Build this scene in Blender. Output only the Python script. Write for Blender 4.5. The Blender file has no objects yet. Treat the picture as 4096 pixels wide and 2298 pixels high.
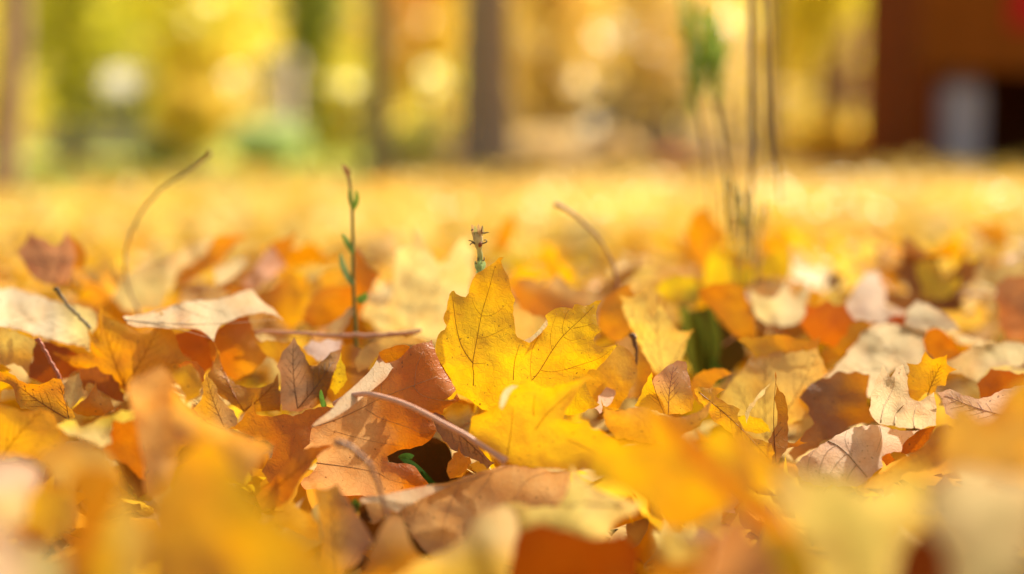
import bpy, math, random
import numpy as np
from mathutils import Vector, noise, geometry
random.seed(11); np.random.seed(11)
R = math.radians
scene = bpy.context.scene
col = scene.collection

# ------------------------------------------------------------------ camera
H = 0.19                      # lens height over the ground, metres
FOC = 50.0
K = FOC / 36.0 * 4096.0       # pixels per unit of tan, photograph 4096 wide
PITCH = math.atan((1149 - 590) / K)
FOCUS = 0.865
cd = bpy.data.cameras.new('camera'); cam = bpy.data.objects.new('camera', cd); col.objects.link(cam)
cam.location = (0, 0, H); cam.rotation_euler = (R(90) - PITCH, 0, 0)
cd.lens = FOC; cd.sensor_width = 36; cd.clip_start = 0.02; cd.clip_end = 900
cd.dof.use_dof = True; cd.dof.focus_distance = FOCUS; cd.dof.aperture_fstop = 1.85; cd.dof.aperture_blades = 0
scene.camera = cam
CP, SP = math.cos(PITCH), math.sin(PITCH)

def cam2world(c):             # c: (...,3) right, up, forward -> world
    c = np.asarray(c, float)
    x, u, f = c[..., 0], c[..., 1], c[..., 2]
    return np.stack([x, f * CP + u * SP, H - f * SP + u * CP], -1)
def world2px(w):
    w = np.asarray(w, float)
    y, z = w[..., 1], w[..., 2] - H
    f = y * CP - z * SP; u = y * SP + z * CP
    f2 = np.maximum(f, 1e-3)
    return 2048 + K * w[..., 0] / f2, 1149 - K * u / f2, f
def rays(p):
    p = np.asarray(p, float)
    return np.stack([(p[..., 0] - 2048) / K, (1149 - p[..., 1]) / K, np.ones(p.shape[:-1])], -1)
def gz(y):                    # the lawn dips a little where the leaves have drifted together
    return float(np.interp(y, [-6, -.5, .2, 1.3, 2.6, 4], [0, -.03, -.085, -.085, -.02, 0]))
def at(u, v, d):
    return Vector(cam2world(rays(np.array([u, v])) * d))
def P(u, v):                  # 2576-wide reading of the photograph -> 4096-wide
    return (u * 1.5901, v * 1.5901)

# ------------------------------------------------------------------ tagging
def tag(o, label=None, cat=None, group=None, kind=None):
    if label: o['label'] = label
    if cat: o['category'] = cat
    if group: o['group'] = group
    if kind: o['kind'] = kind
    return o
def empty(name, loc):
    o = bpy.data.objects.new(name, None); col.objects.link(o); o.location = loc
    o.empty_display_size = 0.02
    return o

class MB:
    """collects vertices, faces, colours, uvs and material slots"""
    def __init__(s): s.v = []; s.f = []; s.c = []; s.uv = []; s.m = []; s.n = 0
    def add(s, v, f, c, uv=None, m=0):
        v = np.asarray(v, float).reshape(-1, 3)
        c = np.asarray(c, float)
        if c.ndim == 1: c = np.tile(c[:3], (len(v), 1))
        if uv is None: uv = v[:, :2]
        s.v.append(v); s.c.append(c[:, :3]); s.uv.append(np.asarray(uv, float))
        if isinstance(f, np.ndarray): fl = (f + s.n).tolist()
        else: fl = [[i + s.n for i in q] for q in f]
        s.f += fl; s.m += [m] * len(fl); s.n += len(v)
    def tube(s, pts, rad, c, sides=6, m=0, cap=True):
        pts = [Vector(p) for p in pts]; n = len(pts)
        if not hasattr(rad, '__len__'): rad = [rad] * n
        vs = []; prev = None
        for i, p in enumerate(pts):
            t = (pts[min(i + 1, n - 1)] - pts[max(i - 1, 0)]).normalized()
            if prev is None: a = t.orthogonal().normalized()
            else:
                a = prev - t * prev.dot(t)
                a = a.normalized() if a.length > 1e-6 else t.orthogonal().normalized()
            prev = a; b = t.cross(a)
            for k in range(sides):
                an = 2 * math.pi * k / sides
                vs.append(p + (a * math.cos(an) + b * math.sin(an)) * rad[i])
        fs = []
        for i in range(n - 1):
            for k in range(sides):
                k2 = (k + 1) % sides
                fs.append([i * sides + k, i * sides + k2, (i + 1) * sides + k2, (i + 1) * sides + k])
        if cap:
            fs.append(list(range(sides))[::-1]); fs.append([(n - 1) * sides + k for k in range(sides)])
        cc = np.asarray(c, float)
        if cc.ndim == 2: cc = np.repeat(cc, sides, 0)
        s.add([tuple(q) for q in vs], fs, cc, m=m)
    def box(s, lo, hi, c, m=0):
        x0, y0, z0 = lo; x1, y1, z1 = hi
        v = [(x0,y0,z0),(x1,y0,z0),(x1,y1,z0),(x0,y1,z0),(x0,y0,z1),(x1,y0,z1),(x1,y1,z1),(x0,y1,z1)]
        s.add(v, [[0,3,2,1],[4,5,6,7],[0,1,5,4],[1,2,6,5],[2,3,7,6],[3,0,4,7]], c, m=m)
    def build(s, name, mats, parent=None, origin=None, smooth=True):
        v = np.concatenate(s.v); c = np.concatenate(s.c); uv = np.concatenate(s.uv)
        o3 = np.array(origin if origin is not None else v.mean(0), float)
        me = bpy.data.meshes.new(name); me.from_pydata((v - o3).tolist(), [], s.f)
        ca = me.color_attributes.new('Col', 'FLOAT_COLOR', 'POINT')
        ca.data.foreach_set('color', np.concatenate([c, np.ones((len(c), 1))], 1).astype(np.float32).ravel())
        ul = me.uv_layers.new(name='UVMap')
        li = np.empty(len(me.loops), int); me.loops.foreach_get('vertex_index', li)
        ul.data.foreach_set('uv', uv[li].astype(np.float32).ravel())
        if not isinstance(mats, (list, tuple)): mats = [mats]
        for m in mats: me.materials.append(m)
        me.polygons.foreach_set('material_index', s.m)
        me.polygons.foreach_set('use_smooth', [smooth] * len(me.polygons))
        me.update()
        o = bpy.data.objects.new(name, me); col.objects.link(o)
        if parent is not None:
            o.parent = parent; o.location = Vector(o3) - parent.location
        else: o.location = o3
        return o

def spline(pts, n=6):
    """smooth open curve through points"""
    pts = [Vector(p) for p in pts]; out = []
    for i in range(len(pts) - 1):
        p0 = pts[max(i - 1, 0)]; p1 = pts[i]; p2 = pts[i + 1]; p3 = pts[min(i + 2, len(pts) - 1)]
        for k in range(n):
            t = k / n
            out.append(0.5 * ((2 * p1) + (p2 - p0) * t + (2 * p0 - 5 * p1 + 4 * p2 - p3) * t * t + (3 * p1 - p0 - 3 * p2 + p3) * t ** 3))
    out.append(pts[-1]); return out

# ------------------------------------------------------------------ materials
class NT:
    def __init__(s, name):
        s.m = bpy.data.materials.new(name); s.m.use_nodes = True; s.t = s.m.node_tree; s.t.nodes.clear()
    def n(s, typ, ins=None, **kw):
        x = s.t.nodes.new(typ)
        for k, v in kw.items(): setattr(x, k, v)
        for k, v in (ins or {}).items():
            if hasattr(v, 'links') or isinstance(v, bpy.types.NodeSocket): s.t.links.new(v, x.inputs[k])
            else: x.inputs[k].default_value = v
        return x
    def math(s, op, a, b=0.0, c=None, clamp=False):
        i = {0: a, 1: b}
        if c is not None: i[2] = c
        x = s.n('ShaderNodeMath', i, operation=op); x.use_clamp = clamp
        return x.outputs[0]
    def mix(s, f, a, b, mode='MIX'):
        x = s.n('ShaderNodeMix', data_type='RGBA', blend_type=mode)
        for sock, v in ((x.inputs[0], f), (x.inputs[6], a), (x.inputs[7], b)):
            if isinstance(v, bpy.types.NodeSocket): s.t.links.new(v, sock)
            else: sock.default_value = v if not isinstance(v, tuple) else (*v[:3], 1)
        return x.outputs[2]
    def smooth(s, v, a, b, c=0.0, d=1.0):
        x = s.n('ShaderNodeMapRange', {0: v, 1: a, 2: b, 3: c, 4: d}, interpolation_type='SMOOTHSTEP')
        return x.outputs[0]
    def out(s, sh):
        o = s.n('ShaderNodeOutputMaterial'); s.t.links.new(sh, o.inputs[0]); return s.m

def leaf_material(name, trans=0.48, detail=True, rough=0.42, spec=0.45, gam=1.16, sat=1.10, tint=False):
    N = NT(name)
    c = N.n('ShaderNodeAttribute', attribute_name='Col').outputs['Color']
    bump = None
    if detail:
        uv = N.n('ShaderNodeTexCoord').outputs['UV']
        # soft patches the leaf has turned at different times
        n1 = N.n('ShaderNodeTexNoise', {'Vector': uv, 'Scale': 38.0, 'Detail': 4.0, 'Roughness': 0.6}).outputs[0]
        c = N.mix(N.smooth(n1, 0.42, 0.68, 0.0, 0.45), c, N.mix(1.0, c, (1.0, 0.72, 0.45), 'MULTIPLY'))
        n0 = N.n('ShaderNodeTexNoise', {'Vector': uv, 'Scale': 17.0, 'Detail': 6.0, 'Roughness': 0.68}).outputs[0]
        c = N.mix(N.smooth(n0, 0.58, 0.72, 0.0, 0.42), c, N.mix(1.0, c, (0.66, 0.46, 0.30), 'MULTIPLY'))
        # net of fine veins
        warp = N.n('ShaderNodeTexNoise', {'Vector': uv, 'Scale': 160.0, 'Detail': 2.0}).outputs[1]
        wv = N.n('ShaderNodeVectorMath', {0: warp, 1: (0.009, 0.009, 0.0)}, operation='MULTIPLY').outputs[0]
        uv2 = N.n('ShaderNodeVectorMath', {0: uv, 1: wv}, operation='ADD').outputs[0]
        vo = N.n('ShaderNodeTexVoronoi', {'Vector': uv2, 'Scale': 260.0}, feature='DISTANCE_TO_EDGE').outputs[0]
        net = N.smooth(vo, 0.0, 0.13, 1.0, 0.0)
        c = N.mix(N.math('MULTIPLY', net, 0.15), c, N.mix(1.0, c, (0.72, 0.55, 0.40), 'MULTIPLY'))
        # specks and brown blotches
        n2 = N.n('ShaderNodeTexNoise', {'Vector': uv, 'Scale': 420.0, 'Detail': 1.0}).outputs[0]
        n3 = N.n('ShaderNodeTexNoise', {'Vector': uv, 'Scale': 60.0, 'Detail': 2.0}).outputs[0]
        sp = N.math('MULTIPLY', N.smooth(n2, 0.67, 0.74), N.smooth(n3, 0.42, 0.58))
        c = N.mix(N.math('MULTIPLY', sp, 0.75), c, (0.16, 0.06, 0.02))
        n4 = N.n('ShaderNodeTexNoise', {'Vector': uv, 'Scale': 95.0, 'Detail': 5.0, 'Roughness': 0.65}).outputs[0]
        h = N.math('ADD', N.math('MULTIPLY', n4, 0.9), N.math('MULTIPLY', net, -0.10))
        bump = N.n('ShaderNodeBump', {'Strength': 0.5, 'Distance': 0.0020, 'Height': h}).outputs[0]
    # the underside is paler and duller
    geo = N.n('ShaderNodeNewGeometry').outputs['Backfacing']
    pale = N.mix(0.15, c, (0.62, 0.52, 0.32))
    refl = N.mix(N.math('MULTIPLY', geo, 0.6), c, pale)
    gm = N.n('ShaderNodeGamma', {0: c, 1: gam}).outputs[0]
    tr = N.n('ShaderNodeHueSaturation', {'Saturation': sat, 'Value': 1.1, 'Color': gm}).outputs[0]
    b = {'Base Color': refl, 'Roughness': rough, 'Specular IOR Level': spec}
    if tint: b['Specular Tint'] = c
    if bump is not None: b['Normal'] = bump
    pb = N.n('ShaderNodeBsdfPrincipled', b).outputs[0]
    ti = {'Color': tr}
    if bump is not None: ti['Normal'] = bump
    tb = N.n('ShaderNodeBsdfTranslucent', ti).outputs[0]
    mx = N.n('ShaderNodeMixShader', {0: trans, 1: pb, 2: tb}).outputs[0]
    return N.out(mx)
def plain(name, rough=0.7, spec=0.3, nscale=30.0, amt=0.3, bump=0.0, trans=0.0):
    N = NT(name)
    c = N.n('ShaderNodeAttribute', attribute_name='Col').outputs['Color']
    tc = N.n('ShaderNodeTexCoord').outputs['Object']
    n1 = N.n('ShaderNodeTexNoise', {'Vector': tc, 'Scale': nscale, 'Detail': 5.0, 'Roughness': 0.6}).outputs[0]
    c = N.mix(N.smooth(n1, 0.35, 0.7, 0.0, amt), c, N.mix(1.0, c, (0.45, 0.42, 0.40), 'MULTIPLY'))
    b = {'Base Color': c, 'Roughness': rough, 'Specular IOR Level': spec}
    if bump: b['Normal'] = N.n('ShaderNodeBump', {'Strength': 0.6, 'Distance': bump, 'Height': n1}).outputs[0]
    pb = N.n('ShaderNodeBsdfPrincipled', b).outputs[0]
    if trans:
        tb = N.n('ShaderNodeBsdfTranslucent', {'Color': c}).outputs[0]
        pb = N.n('ShaderNodeMixShader', {0: trans, 1: pb, 2: tb}).outputs[0]
    return N.out(pb)
M_LEAF = leaf_material('dry_leaf')
M_CRISP = leaf_material('dry_pale_leaf', trans=0.30, rough=0.75, spec=0.12)
M_GLOSS = leaf_material('glint_card', trans=0.2, detail=False, rough=0.38, spec=0.30, gam=1.0, sat=1.0, tint=True)
M_VEIN = plain('leaf_vein', 0.5, 0.3, 200.0, 0.1, trans=0.15)
M_FAR = leaf_material('tree_foliage', trans=0.56, detail=False, rough=0.6, spec=0.25, gam=1.0, sat=0.97)
M_CARPET = leaf_material('carpet_leaf', trans=0.3, detail=False, rough=0.8, spec=0.08, gam=1.0, sat=1.0)
M_STALK = plain('leaf_stalk', 0.45, 0.4, 300.0, 0.25, trans=0.1)
M_BARK = plain('bark', 0.9, 0.15, 14.0, 0.6, 0.02)
M_GREEN = plain('green_stem', 0.75, 0.12, 260.0, 0.4, trans=0.3)
M_WOOD = plain('stained_wood', 0.8, 0.08, 6.0, 0.35, 0.004)
M_PLASTER = plain('plaster', 0.85, 0.2, 3.0, 0.2, 0.003)

# ------------------------------------------------------------------ leaves traced from the photograph
TILE = {'4': (0, 750, 1.8064), '5': (1100, 850, 1.8064), '6': (2500, 750, 1.5877), '7': (0, 1498, 1.8064),
        '8': (1000, 1498, 1.8064), '9': (2400, 1498, 1.5189), 'A': (1600, 950, 2.6278), 'B': (1150, 1350, 2.4084),
        'C': (1250, 600, 2.89), 'P': (0, 0, 0.62891)}
def tp(tile, pts):
    x0, y0, s = TILE[tile]
    return np.array([(x0 + p[0] / s, y0 + p[1] / s) for p in pts], float)
PAL = dict(Y=(0.78, 0.51, 0.014), YB=(0.82, 0.62, 0.04), YO=(0.74, 0.43, 0.018), O=(0.66, 0.315, 0.016), AO=(0.57, 0.235, 0.014),
           RO=(0.50, 0.145, 0.010), PY=(0.74, 0.58, 0.20), T=(0.68, 0.49, 0.19), TO=(0.66, 0.42, 0.11), W=(0.70, 0.56, 0.27),
           PK=(0.54, 0.36, 0.17), PP=(0.66, 0.47, 0.24), BR=(0.30, 0.155, 0.07), DB=(0.14, 0.04, 0.012), OL=(0.45, 0.36, 0.06))

def pip(px, poly):
    x = px[:, 0]; y = px[:, 1]; ins = np.zeros(len(px), bool)
    j = len(poly) - 1
    for i in range(len(poly)):
        xi, yi = poly[i]; xj, yj = poly[j]
        if yi != yj:
            c = ((yi > y) != (yj > y)) & (x < (xj - xi) * (y - yi) / (yj - yi) + xi)
            ins ^= c
        j = i
    return ins
def edist(px, poly):
    best = np.full(len(px), 1e9)
    n = len(poly)
    for i in range(n):
        a = poly[i]; b = poly[(i + 1) % n]; ab = b - a
        t = np.clip(((px - a) @ ab) / max(ab @ ab, 1e-9), 0, 1)
        q = px - (a + t[:, None] * ab)
        best = np.minimum(best, np.hypot(q[:, 0], q[:, 1]))
    return best
def round_outline(p, step, wave, seed, scal=0.0):
    """curve through the traced points that keeps the leaf's sharp teeth as corners"""
    n = len(p); out = []
    corner = []
    for i in range(n):
        a = p[i - 1] - p[i]; b = p[(i + 1) % n] - p[i]
        cs = (a @ b) / max(np.hypot(*a) * np.hypot(*b), 1e-9)
        corner.append(cs > (-0.15 if not scal else -0.80))
    rs = np.random.RandomState(seed)
    area = 0.5 * ((p[:, 0] * np.roll(p[:, 1], -1)) - (np.roll(p[:, 0], -1) * p[:, 1])).sum(); sg = 1 if area > 0 else -1
    for i in range(n):
        p0, p1, p2, p3 = p[i - 1], p[i], p[(i + 1) % n], p[(i + 2) % n]
        L = np.hypot(*(p2 - p1)); k = max(1, int(L / step))
        m1 = (p2 - p1) if corner[i] else (p2 - p0) / 2
        m2 = (p2 - p1) if corner[(i + 1) % n] else (p3 - p1) / 2
        lim = L * 1.1
        for m in (m1, m2):
            mm = np.hypot(*m)
            if mm > lim: m *= lim / mm
        nrm = np.array([-(p2 - p1)[1], (p2 - p1)[0]]) / max(L, 1e-9)
        w = rs.uniform(-1, 1) * wave * L
        sc = scal * L * sg * rs.uniform(.4, 1.3); tooth = rs.uniform(.35, .65); th = scal * L * sg * (rs.uniform(.6, 1.2) if L > 60 else 0)
        for j in range(k):
            t = j / k
            h = (2*t**3 - 3*t*t + 1) * p1 + (t**3 - 2*t*t + t) * m1 + (-2*t**3 + 3*t*t) * p2 + (t**3 - t*t) * m2
            out.append(h + nrm * w * math.sin(math.pi * t) ** 2 * math.sin(2 * math.pi * t + 0.6)
                       + nrm * (sc * math.sin(math.pi * t) - th * max(0, 1 - abs(t - tooth) / .16)))
    return np.array(out)
def triangulate(out, step, seed):
    rs = np.random.RandomState(seed)
    lo = out.min(0); hi = out.max(0)
    xs = np.arange(lo[0] + step / 2, hi[0], step); ys = np.arange(lo[1] + step / 2, hi[1], step * 0.866)
    g = np.array([(x + (step / 2 if k % 2 else 0), y) for k, y in enumerate(ys) for x in xs] or [out.mean(0)])
    g = g + rs.uniform(-0.16, 0.16, g.shape) * step
    g = g[pip(g, out)]
    if len(g): g = g[edist(g, out) > step * 0.42]
    vs = [Vector(p) for p in out] + [Vector(p) for p in g]
    n = len(out)
    r = geometry.delaunay_2d_cdt(vs, [], [list(range(n))], 1, 1e-5)
    return np.array([tuple(v) for v in r[0]]), [list(f) for f in r[2]]

CW, CH, CELL = 256, 144, 16
hero_z = np.full((CH, CW), 1e9)          # nearest traced leaf in each 16 px cell: keeps loose leaves out of their way
cellpx = np.array([((i + .5) * CELL, (j + .5) * CELL) for j in range(CH) for i in range(CW)])
heroes = []                               # name pieces for labels of loose leaves

def nz(p, s=1.0):
    return noise.noise(Vector((float(p[0]), float(p[1]), s)))

def branch_veins(base, tips, inside):
    """main veins from the leaf base to each lobe's tip, with side veins"""
    res = []
    base = np.array(base, float)
    for q, tip in enumerate(tips):
        tip = np.array(tip, float); v = tip - base; L = np.hypot(*v); u = v / L; w = np.array([-u[1], u[0]])
        bend = L * 0.03 * (1 if q % 2 else -1)
        main = [base + v * t + w * bend * math.sin(math.pi * t) for t in np.linspace(0, 0.97, 12)]
        res.append((main, 1.0))
        for t in (0.22, 0.36, 0.5, 0.64, 0.78):
            for sgn in (-1, 1):
                t2 = t + (0.05 if sgn > 0 else 0)
                s = base + v * t2 + w * bend * math.sin(math.pi * t2)
                l = 0.42 * L * (1 - t2 * 0.75)
                seg = []
                for k in range(8):
                    a = k / 7
                    seg.append(s + (u * (0.75 + 0.35 * a) + w * sgn * 0.68) * l * a)
                seg = np.array(seg); ok = inside(seg)
                m = 0
                while m < len(seg) and ok[m]: m += 1
                if m >= 3: res.append((list(seg[:max(2, m - 1)]), 0.5))
    return res

def ribbon(mb, pts, r0, r1, c, m):
    n = len(pts)
    mb.tube(pts, [r0 + (r1 - r0) * i / (n - 1) for i in range(n)], c, sides=4, m=m)

def leaf(label, tile, pts, colr, d, lean=20, yaw=0, c2=None, cdir=(1, 0), cpos=0.5, cw=0.3, cup=0.0, amp=0.0045, curl=0.0,
         veins=None, vb=None, vt=None, stalk=None, srad=0.0011, scol=(0.42, 0.20, 0.12), mat=None, step=None, wave=0.10,
         vcol=None, flute=0.0, name='maple_leaf', cat='leaf', vr=0.00034, smx=None, parent=None, scal=None):
    seed = (abs(hash_label(label)) % 99991)
    p = tp(tile, pts)
    if ((np.roll(p, -1, 0)[:, 0] - p[:, 0]) * (np.roll(p, -1, 0)[:, 1] + p[:, 1])).sum() > 0: p = p[::-1]
    mpp = d / K                                            # metres per pixel
    ost = max(5.0, 0.0022 / mpp) if d > 0.75 else 0.004 / mpp
    if scal is None: scal = 0.07 if (len(pts) < 26 and parent is None) else 0.0
    if mat is M_CRISP and parent is None: amp = amp * 1.9
    if mat is M_CRISP and 24 < lean < 58: lean = 58
    elif mat is None and 22 < lean < 52: lean = 13
    out = round_outline(p, ost, wave, seed, scal)
    st = step or (0.0034 / mpp if d > 0.75 else 0.006 / mpp)
    v2, fs = triangulate(out, st, seed)
    cen = p.mean(0); rad = np.hypot(*(p - cen).T).mean()
    ln, yw = R(lean), R(yaw)
    fr = random.Random(seed); fold = 0.0 if (scal == 0 or parent is not None or d < .57) else fr.choice([-1, 1]) * fr.uniform(.004, .009) * (rad * mpp / .035); fa = fr.uniform(.3, 2.8)
    n = np.array([math.sin(yw) * math.cos(ln), math.sin(ln), -math.cos(ln) * math.cos(yw)])
    P0 = rays(cen) * d; nP = n @ P0
    def depth(q, jig=True):
        q = np.asarray(q, float).reshape(-1, 2)
        rr = rays(q); den = rr @ n
        den = np.where(np.abs(den) < 0.05, -0.05, den)
        t = nP / den
        t = d + np.clip(t - d, -0.16 * d, 0.22 * d)
        if jig:
            e = edist(q, out) * mpp
            rn = np.hypot(*(q - cen).T) / rad
            dl = cup * rn ** 2 + curl * np.exp(-e / 0.005)
            if fold:                                       # creased along the midrib, the halves bending back
                ca, sa = math.cos(fa), math.sin(fa); qd = ((q - cen) @ np.array([-sa, ca])) / rad
                dl = dl + fold * (np.sqrt(qd ** 2 + .02) - .5) + fold * .5 * np.sin(((q - cen) @ np.array([ca, sa])) / rad * 2.1 + seed)
            m = q * mpp
            a = np.array([amp * (nz(k * 22, seed) * 1.3 + 0.5 * nz(k * 60, seed + 3) + 0.22 * nz(k * 150, seed + 5)) for k in m])
            if flute:
                an = np.arctan2(*(q - (np.array(tp(tile, [vb])[0]) if vb is not None else cen)).T)
                a = a + flute * np.sin(an * 9 + seed) * np.clip(rn, 0, 1.3)
            t = t + dl + a
        return t
    def w3(q, off=0.0):
        q = np.asarray(q, float).reshape(-1, 2)
        return cam2world(rays(q) * (depth(q) + off)[:, None])
    V = w3(v2)
    def tone(q):
        q = np.array(PAL[q] if isinstance(q, str) else q, float)
        return q * np.array([.84, .97, .9]) if q[1] < q[0] * .44 else q
    c1 = tone(colr); C = np.tile(c1, (len(v2), 1))
    if c2 is not None:
        cb = tone(c2)
        dv = np.array(cdir, float); dv /= np.hypot(*dv)
        pr = (v2 - out.min(0)) / np.maximum(out.max(0) - out.min(0), 1)
        s = (pr - 0.5) @ dv + 0.5 + 0.12 * np.array([nz(k * mpp * 45, seed) for k in v2])
        f = np.clip((s - cpos) / cw + 0.5, 0, 1)[:, None]; C = C * (1 - f) + cb * f
    e = edist(v2, out) * mpp
    jit = 1 + 0.10 * np.array([nz(k * mpp * 30, seed + 9) for k in v2])[:, None]
    C = C * jit
    bl = np.clip(np.array([nz(k * mpp * 70, seed + 31) for k in v2]) * 2.2 - .55, 0, 1)[:, None] * .45      # brown blotches of decay
    C = C * (1 - bl) + C * np.array([.55, .36, .4]) * bl
    f = (np.exp(-e / 0.0022) * np.clip(.3 + .6 * np.array([nz(k * mpp * 90, seed + 41) for k in v2]), .1, .75))[:, None]      # dry margin
    C = C * (1 - f) + C * np.array([0.85, 0.6, 0.5]) * f
    mb = MB(); mb.add(V, fs, C, v2 * mpp + seed % 97)
    vc = np.array(vcol) if vcol is not None else c1 * np.array([0.55, 0.36, 0.5])
    vl = []
    if veins: vl += [(tp(tile, q), 1.0 if i < (smx or 99) else 0.5) for i, q in enumerate(veins)]
    if vb is not None and vt: vl += branch_veins(tp(tile, [vb])[0], tp(tile, vt), lambda s: pip(s, out))
    for q, w in vl:
        q = np.array(q)
        if len(q) > 2: q = np.array([tuple(a)[:2] for a in spline([(a[0], a[1], 0) for a in q], 4)])
        pts3 = w3(q, -0.0003)
        ribbon(mb, pts3, vr * w * d / 0.85 * 1.1, vr * 0.4 * w, vc, 1)
    loc = V.mean(0)
    mats = [mat or M_LEAF, M_VEIN]
    if parent is not None:
        o = mb.build(name, mats, parent)
    elif stalk:
        root = empty(name, loc)
        mb.build('blade', mats, root)
        sb = MB()
        sp = [at(*tp(s[3] if len(s) > 3 else tile, [(s[0], s[1])])[0], s[2]) for s in stalk]
        sp = spline(sp, 6); nn = len(sp)
        rr = [srad * (1.0 + 0.7 * max(0, (i / (nn - 1) - 0.9) / 0.1)) for i in range(nn)]
        sb.tube(sp, rr, scol, sides=8); sb.build('stalk', M_STALK, root)
        o = root
    else:
        o = mb.build(name, mats)
    if parent is None: tag(o, label, cat)
    cells = pip(cellpx, out)
    dz = depth(cellpx[cells], False)
    hz = hero_z.ravel(); idx = np.where(cells)[0]
    hz[idx] = np.minimum(hz[idx], dz)
    heroes.append((label, cen, d))
    return o
def hash_label(s):
    h = 7
    for ch in s: h = (h * 31 + ord(ch)) % 1000003
    return h
L = leaf
# --- the leaves in focus, middle of the picture
lf_a = L('bright yellow maple leaf standing upright in sharp focus, brown veins, tallest in the middle', 'A',

  [(1118,206),(1085,212),(1062,250),(1100,350),(1145,440),(1165,560),(1190,615),(1210,655),(1190,720),(1200,850),(1212,960),(1235,1050),(1300,1085),(1350,1105),(1430,1050),(1500,980),(1555,915),(1550,880),(1525,825),(1560,795),(1640,745),(1740,735),(1812,752),(1835,705),(1865,700),(1930,722),(1990,710),(2060,665),(2122,662),(2080,720),(2060,790),(2065,860),(2085,950),(2110,990),(2060,1025),(2032,1075),(2060,1130),(2130,1160),(2200,1155),(2298,1117),(2240,1190),(2180,1270),(2110,1340),(2060,1398),(2030,1385),(1985,1395),(1950,1450),(1960,1560),(2020,1680),(2100,1760),(1900,1850),(1400,1860),(900,1820),(790,1760),(720,1700),(640,1660),(600,1640),(560,1760-60),(450,1720),(500,1690),(585,1610),(540,1500),(500,1440),(440,1340),(400,1270),(370,1180),(375,1130),(400,1030),(430,990),(470,970),(490,930),(465,890),(455,850),(490,760),(500,680),(520,600),(545,566),(568,560),(590,595),(640,620),(690,630),(720,590),(725,550),(760,450),(790,400),(860,350),(935,300),(1000,260),(1040,212)],
  (0.84, 0.57, 0.014), 0.865, 2, 6, c2='YO', cdir=(0, -1), cpos=0.78, cw=0.5, amp=0.0040, curl=0.003, vcol=(0.42, 0.17, 0.02), smx=4,
  veins=[[(770,1560),(775,1440),(765,1320),(810,1060),(860,800),(930,560),(1000,300)],[(770,1330),(660,1170),(600,980),(560,700),(552,620)],
         [(1330,1560),(1450,1430),(1600,1190),(1720,1030),(1880,880),(2040,720)],[(1190,1500),(1195,1400),(1210,1280),(1255,1130)],
         [(812,1062),(900,1050),(1000,1010),(1110,950)],[(860,825),(940,825),(1040,775),(1110,710)],[(850,815),(790,740),(755,640)],
         [(1380,1500),(1370,1350),(1390,1180),(1440,1070)],[(1600,1190),(1580,1080),(1600,940),(1650,800)],[(1720,1030),(1705,960),(1740,820),(1780,760)],
         [(1480,1400),(1600,1415),(1740,1390),(1900,1370)],[(1720,1050),(1800,1085),(1900,1060)],[(765,1325),(830,1330),(900,1325)],
         [(1740,1390),(1900,1340),(2100,1270),(2220,1180)],[(1820,960),(1960,930),(2040,900)]])
L('pale curled rim showing in the notch of the upright yellow leaf, between its two lobes', 'A',
  [(1304,1083),(1380,1045),(1460,970),(1515,900),(1540,868),(1560,910),(1505,985),(1430,1055),(1360,1110)], 'W', 0.868, 40, -20, amp=0.001, mat=M_CRISP, name='curled_rim', parent=lf_a, wave=0)
lf_f = L('yellow maple leaf with curled pale tip leaning across the foot of the upright leaf', '8',
  [(1585,470),(1590,390),(1610,300),(1660,290),(1740,250),(1790,215),(1815,160),(1850,105),(1895,82),(1960,75),(2020,40),(2080,78),(2160,95),(2290,65),(2400,25),(2440,12),(2520,38),(2440,42),(2400,72),(2370,115),(2335,180),(2290,240),(2262,330),(2350,350),(2440,330),(2460,380),(2560,420),(2680,520),(2700,700),(2529,692),(2200,680),(2050,670),(1900,652),(1850,620),(1760,550),(1640,485)],
  'Y', 0.80, 10, -28, c2='YO', cpos=0.75, amp=0.004, curl=-0.004, vcol=(0.5, 0.22, 0.02),
  veins=[[(1850,620),(1880,450),(1900,250)],[(2060,400),(2150,280),(2260,180),(2340,100)],[(2560,600),(2400,520),(2280,470)],[(2050,300),(2045,240),(2060,150)]])
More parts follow.
